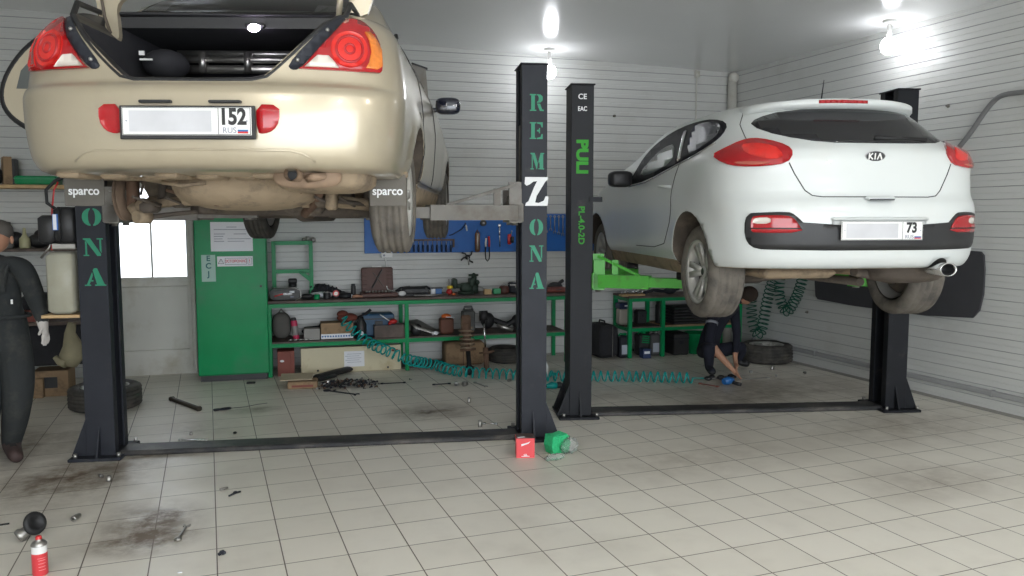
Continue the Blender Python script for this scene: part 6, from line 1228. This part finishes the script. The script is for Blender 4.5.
# ---------------------------------------------------------------- people
def J(x, y, d): return V(tuple(at_depth(x, y, d)))
OVER = mat('dark_grey_overalls', (.022, .025, .026), .9, var=.35, vscale=6, dirt=(.06, .058, .05), dscale=7, dlo=.5, dhi=.8, bump=.5, bscale=14)
NAVY = mat('navy_work_clothes', (.010, .011, .020), .9, var=.35, vscale=8, bump=.5, bscale=16)
HAIR = mat('dark_brown_hair', (.03, .018, .012), .8)
GLOVE = mat('white_knit_glove', (.50, .47, .44), .9, var=.12, vscale=30)
def fingers(nodes, edges, wrist, palm, tipdir, side, pre, r=.009, L=.075, curl=None, thumb=1):
    tipdir = tipdir.normalized(); side = side.normalized(); cv = curl or V((0, 0, 0))
    for i, (o, l) in enumerate(((-.030, .85), (-.010, 1.0), (.011, .95), (.031, .75))):
        b = palm+side*o+tipdir*.035; k = b+tipdir*L*.5*l; t_ = k+(tipdir+cv*.8).normalized()*L*.5*l
        for n_, p_, q_ in (('a', b, r), ('b', k, r*.95), ('c', t_, r*.75)): nodes[pre+str(i)+n_] = (p_, q_)
        edges += [(pre+'palm', pre+str(i)+'a'), (pre+str(i)+'a', pre+str(i)+'b'), (pre+str(i)+'b', pre+str(i)+'c')]
    b = palm-tipdir*.015+side*.038*thumb; t_ = b+(tipdir*.6+side*thumb*.7).normalized()*.05
    nodes[pre+'ta'] = (b, r*1.1); nodes[pre+'tb'] = (t_, r*.85); edges += [(pre+'palm', pre+'ta'), (pre+'ta', pre+'tb')]
# man walking at the left edge
D = 5.45
man = thing('person', 'person in dark grey overalls and white glove walking at the left edge', 'person', tr(*fl(-2, 461)))
man_inv = man.matrix_world.inverted()
n = {'pelvis': (J(0, 326, D), (.185, .14)), 'waist': (J(0, 300, D), (.165, .13)), 'chest': (J(-1, 277, D), (.19, .14)), 'neckb': (J(-3, 260, D), (.075, .07)), 'neck': (J(-3, 253, D), .052), 'head': (J(-3, 240, D-.02), (.088, .10)), 'crown': (J(-3, 230, D), (.078, .088)),
     'shR': (J(23, 267, D), .08), 'elR': (J(35, 296, D+.03), .066), 'wrR': (J(43, 322, D-.05), .042), 'Rpalm': (J(45, 331, D-.06), (.034, .026)),
     'shL': (J(-29, 266, D), .065), 'elL': (J(-38, 298, D), .048), 'wrL': (J(-34, 322, D-.15), .033), 'Lpalm': (J(-33, 330, D-.17), (.034, .026)),
     'hipR': (J(13, 340, D), .135), 'thR': (J(17, 365, D-.03), .115), 'knR': (J(19, 390, D-.06), .098), 'shnR': (J(15, 420, D), .088), 'anR': (J(11, 445, D+.06), .062), 'toeR': (J(17, 459, D-.12), (.05, .042)),
     'hipL': (J(-14, 340, D), .135), 'thL': (J(-14, 365, D-.08), .12), 'knL': (J(-14, 392, D-.12), .11), 'anL': (J(-16, 452, D-.15), .07), 'toeL': (J(-14, 466, D-.30), (.045, .04))}
e = [('pelvis', 'waist'), ('waist', 'chest'), ('chest', 'neckb'), ('neckb', 'neck'), ('neck', 'head'), ('head', 'crown'), ('neckb', 'shR'), ('shR', 'elR'), ('elR', 'wrR'), ('wrR', 'Rpalm'), ('neckb', 'shL'), ('shL', 'elL'), ('elL', 'wrL'), ('wrL', 'Lpalm'), ('pelvis', 'hipR'), ('hipR', 'thR'), ('thR', 'knR'), ('knR', 'shnR'), ('shnR', 'anR'), ('anR', 'toeR'), ('pelvis', 'hipL'), ('hipL', 'thL'), ('thL', 'knL'), ('knL', 'anL'), ('anL', 'toeL')]
rtv = V(tuple(_rt)); fwv = V((math.sin(YAW), math.cos(YAW), 0)); dn = V((0, 0, -1))
fingers(n, e, None, n['Rpalm'][0], dn+rtv*.05, -fwv, 'R', .010, .07, curl=-rtv*.6, thumb=1); fingers(n, e, None, n['Lpalm'][0], dn, -fwv, 'L', .010, .07, curl=rtv*.6, thumb=1)
n = {k: (man_inv @ p, r) for k, (p, r) in n.items()}
zneck = n['neck'][0].z-.01; wr_ = n['wrR'][0]; wl_ = n['wrL'][0]
def zone(c):
    if c.z > zneck: return 1
    if c.z < .10: return 3
    if ((c-wr_).length < .16 and c.z < wr_.z+.005) or ((c-wl_).length < .16 and c.z < wl_.z+.005): return 2
    return 0
figure('body', n, e, 'pelvis', man, zone, [OVER, SKIN, GLOVE, mat('brown_work_shoe', (.05, .03, .028), .7)])
hc = n['head'][0]; Fm = rtv*.25-fwv; Fm.normalize(); Rs = Fm.cross(V((0, 0, 1)))
m = MB().use(mat('grey_hair', (.10, .09, .08), .85), True); m.ball(tuple(hc+V((0, 0, .06))-Fm*.028), (.092, .09, .08), seg=20, rings=12); m.build('hair', man)
m = MB().use(SKIN, True); m.ball(tuple(hc+Fm*.10), (.012, .014, .02), seg=10, rings=8)
for s_ in (-1, 1): m.ball(tuple(hc+Rs*.090*s_), (.012, .014, .028), seg=10, rings=8)
m.use(WHPL, True)
for s_ in (-1, 1): m.ball(tuple(hc+Fm*.088+Rs*.03*s_+V((0, 0, .022))), (.011, .011, .007), seg=10, rings=6)
m.use(RUSTRED, True); m.ball(tuple(hc+Fm*.092-V((0, 0, .04))), (.02, .008, .006), seg=10, rings=6); m.build('face_features', man)
ch_ = n['chest'][0]; wa = n['waist'][0]
m = MB().use(OVER, True)
for s_ in (-1, 1): m.tube([ch_+Fm*.125+Rs*.07*s_-V((0, 0, .04)), ch_+Fm*.12+Rs*.085*s_+V((0, 0, .06)), ch_+Fm*.02+Rs*.09*s_+V((0, 0, .125)), ch_-Fm*.08+Rs*.08*s_+V((0, 0, .08))], .014, 8)
m.build('overall_straps', man)
m = MB().use(OVER, True); m.tube([n['pelvis'][0]+V((0, 0, .07))+Rs*.185*math.cos(t_)+Fm*.145*math.sin(t_) for t_ in np.linspace(0, 2*PI, 25)[:-1]], .013, 8, closed=True); m.box(tuple(ch_+Fm*.15-V((0, 0, .03))), (.16, .012, .14), bev=.005); m.build('belt', man)
m = MB().use(WHPL); m.box(tuple(wa+Fm*.15+Rs*(-.12)), (.012, .006, .03)); m.build('pen', man)
# man crouching behind the white car's wheel
g2 = fl(722, 373); m2 = thing('person', 'person in dark work clothes crouching behind the white car\u2019s rear wheel, reaching to floor', 'person', tr(*g2)); inv2 = m2.matrix_world.inverted()
n = {'pelvis': (J(707, 349, 8.55), (.14, .13)), 'waist': (J(711, 331, 8.5), (.14, .13)), 'chest': (J(721, 312, 8.45), (.16, .13)), 'neckb': (J(733, 303, 8.4), .065), 'neck': (J(738, 300, 8.38), .05), 'head': (J(745, 298, 8.35), (.08, .085)), 'crown': (J(751, 297, 8.33), (.07, .07)),
     'shR': (J(713, 315, 8.22), .065), 'elR': (J(709, 342, 8.12), .050), 'foR': (J(720, 356, 8.12), .040), 'wrR': (J(733, 370, 8.12), .028), 'Rpalm': (J(736.5, 374, 8.12), (.032, .022)),
     'shL': (J(734, 308, 8.65), .065), 'elL': (J(737, 334, 8.62), .048), 'wrL': (J(735, 357, 8.5), .028), 'Lpalm': (J(736, 364, 8.46), (.032, .022)),
     'hipR': (J(703, 352, 8.42), .095), 'knR': (J(709, 347, 8.02), .07), 'shR2': (J(709, 360, 8.12), .055), 'anR': (J(709, 367.5, 8.22), .045), 'toeR': (J(713, 373, 8.05), (.042, .035)),
     'hipL': (J(712, 352, 8.7), .095), 'knL': (J(744, 346, 8.62), .07), 'anL': (J(738, 362, 8.72), .045), 'toeL': (J(750, 364.5, 8.66), (.042, .035))}
e = [('pelvis', 'waist'), ('waist', 'chest'), ('chest', 'neckb'), ('neckb', 'neck'), ('neck', 'head'), ('head', 'crown'), ('neckb', 'shR'), ('shR', 'elR'), ('elR', 'foR'), ('foR', 'wrR'), ('wrR', 'Rpalm'), ('neckb', 'shL'), ('shL', 'elL'), ('elL', 'wrL'), ('wrL', 'Lpalm'), ('pelvis', 'hipR'), ('hipR', 'knR'), ('knR', 'shR2'), ('shR2', 'anR'), ('anR', 'toeR'), ('pelvis', 'hipL'), ('hipL', 'knL'), ('knL', 'anL'), ('anL', 'toeL')]
fd = (n['Rpalm'][0]-n['wrR'][0]).normalized(); fingers(n, e, None, n['Rpalm'][0], fd, fwv, 'R', .009, .07, curl=V((0, 0, -.6)), thumb=-1)
fingers(n, e, None, n['Lpalm'][0], V((0, 0, -1)), fwv, 'L', .009, .07, curl=rtv*.5, thumb=-1)
n = {k: (inv2 @ p, r) for k, (p, r) in n.items()}
el = n['elR'][0]; hw_ = n['Rpalm'][0]; hl = n['Lpalm'][0]; hd = n['neck'][0]
def zone2(c):
    if c.z < .09 and (c-hw_).length > .14 and (c-hl).length > .14: return 2
    axv = (hw_-el); k = (c-el).dot(axv)/axv.dot(axv)
    if k > .16 and (c-(el+axv*min(k, 1.6))).length < .085: return 1
    if (c-hl).length < .13: return 1
    if (c-n['head'][0]).length < .15 and c.z > hd.z-.06 and (c-hd).dot(rtv) > .02: return 1
    return 0
figure('body', n, e, 'pelvis', m2, zone2, [NAVY, SKIN, BLKRB])
m = MB().use(HAIR, True); m.ball(tuple(n['crown'][0]+V((0, 0, .03))-rtv*.02), (.095, .09, .085), seg=18, rings=12); m.build('hair', m2)
m = MB().use(mat('grey_reflective_band', (.22, .23, .26), .6), True); s_ = n['shR'][0].lerp(el, .30); d_ = (el-n['shR'][0]).normalized(); m.cyl(s_-d_*.012, s_+d_*.012, .064, 16); m.build('sleeve_band', m2)
SKY = 6.0; EXPO = 0.2
# ---------------------------------------------------------------- camera, light, exposure
cam = bpy.data.cameras.new('camera'); co = bpy.data.objects.new('camera', cam); COL.objects.link(co)
cam.sensor_width = 36; cam.lens = FPX/1024*36; cam.clip_start = .05
R3 = Matrix((tuple(_rt), tuple(_up), tuple(-_fw))).transposed().to_4x4(); R3.translation = V(tuple(_C)); co.matrix_world = R3; SC.camera = co
w = bpy.data.worlds.new('overcast_sky'); SC.world = w; w.use_nodes = True; w.node_tree.nodes['Background'].inputs[0].default_value = (.88, .94, 1, 1); w.node_tree.nodes['Background'].inputs[1].default_value = SKY
def area(name, loc, rot, sx, sy, e, col=(1, 1, 1), portal=False):
    l = bpy.data.lights.new(name, 'AREA'); l.shape = 'RECTANGLE'; l.size = sx; l.size_y = sy; l.energy = e; l.color = col
    if portal: l.cycles.is_portal = True
    o = bpy.data.objects.new(name, l); COL.objects.link(o); o.location = loc; o.rotation_euler = rot; return o
area('gateway_portal', ((gx0+gx1)/2, YF-.02, gz/2), (math.radians(90), 0, 0), gx1-gx0, gz, 1, portal=True)
def point(name, loc, e, col, r=.06):
    l = bpy.data.lights.new(name, 'POINT'); l.energy = e; l.color = col; l.shadow_soft_size = r
    o = bpy.data.objects.new(name, l); COL.objects.link(o); o.location = loc; return o
for x, y in ((-.9, .4), (4.0, .4), (1.5, -.8)):
    t = thing('ceiling_lamp', 'bare bulb under the ceiling behind the camera', 'lamp', tr(x, y, 3.27), 'bare bulbs behind the camera')
    m = MB().use(WHPL, True); m.cyl((0, 0, .04), (0, 0, ceil_z(x)-3.27), .02, 12); m.build('lamp_holder', t)
    m = MB().use(mat('lit_large_bulb', (1, 1, 1), .3, emis=(1, .97, .92), es=380), True); m.ball((0, 0, 0), (.06, .06, .07)); m.build('bulb', t)
vs_ = SC.view_settings; SC.display_settings.display_device = 'sRGB'; vs_.view_transform = 'Standard'; vs_.look = 'None'; vs_.exposure = EXPO; vs_.gamma = 1; vs_.use_curve_mapping = False
SC.cycles.use_denoising = True; SC.cycles.max_bounces = 10; SC.cycles.sample_clamp_indirect = 6; SC.cycles.caustics_reflective = False; SC.cycles.caustics_refractive = False
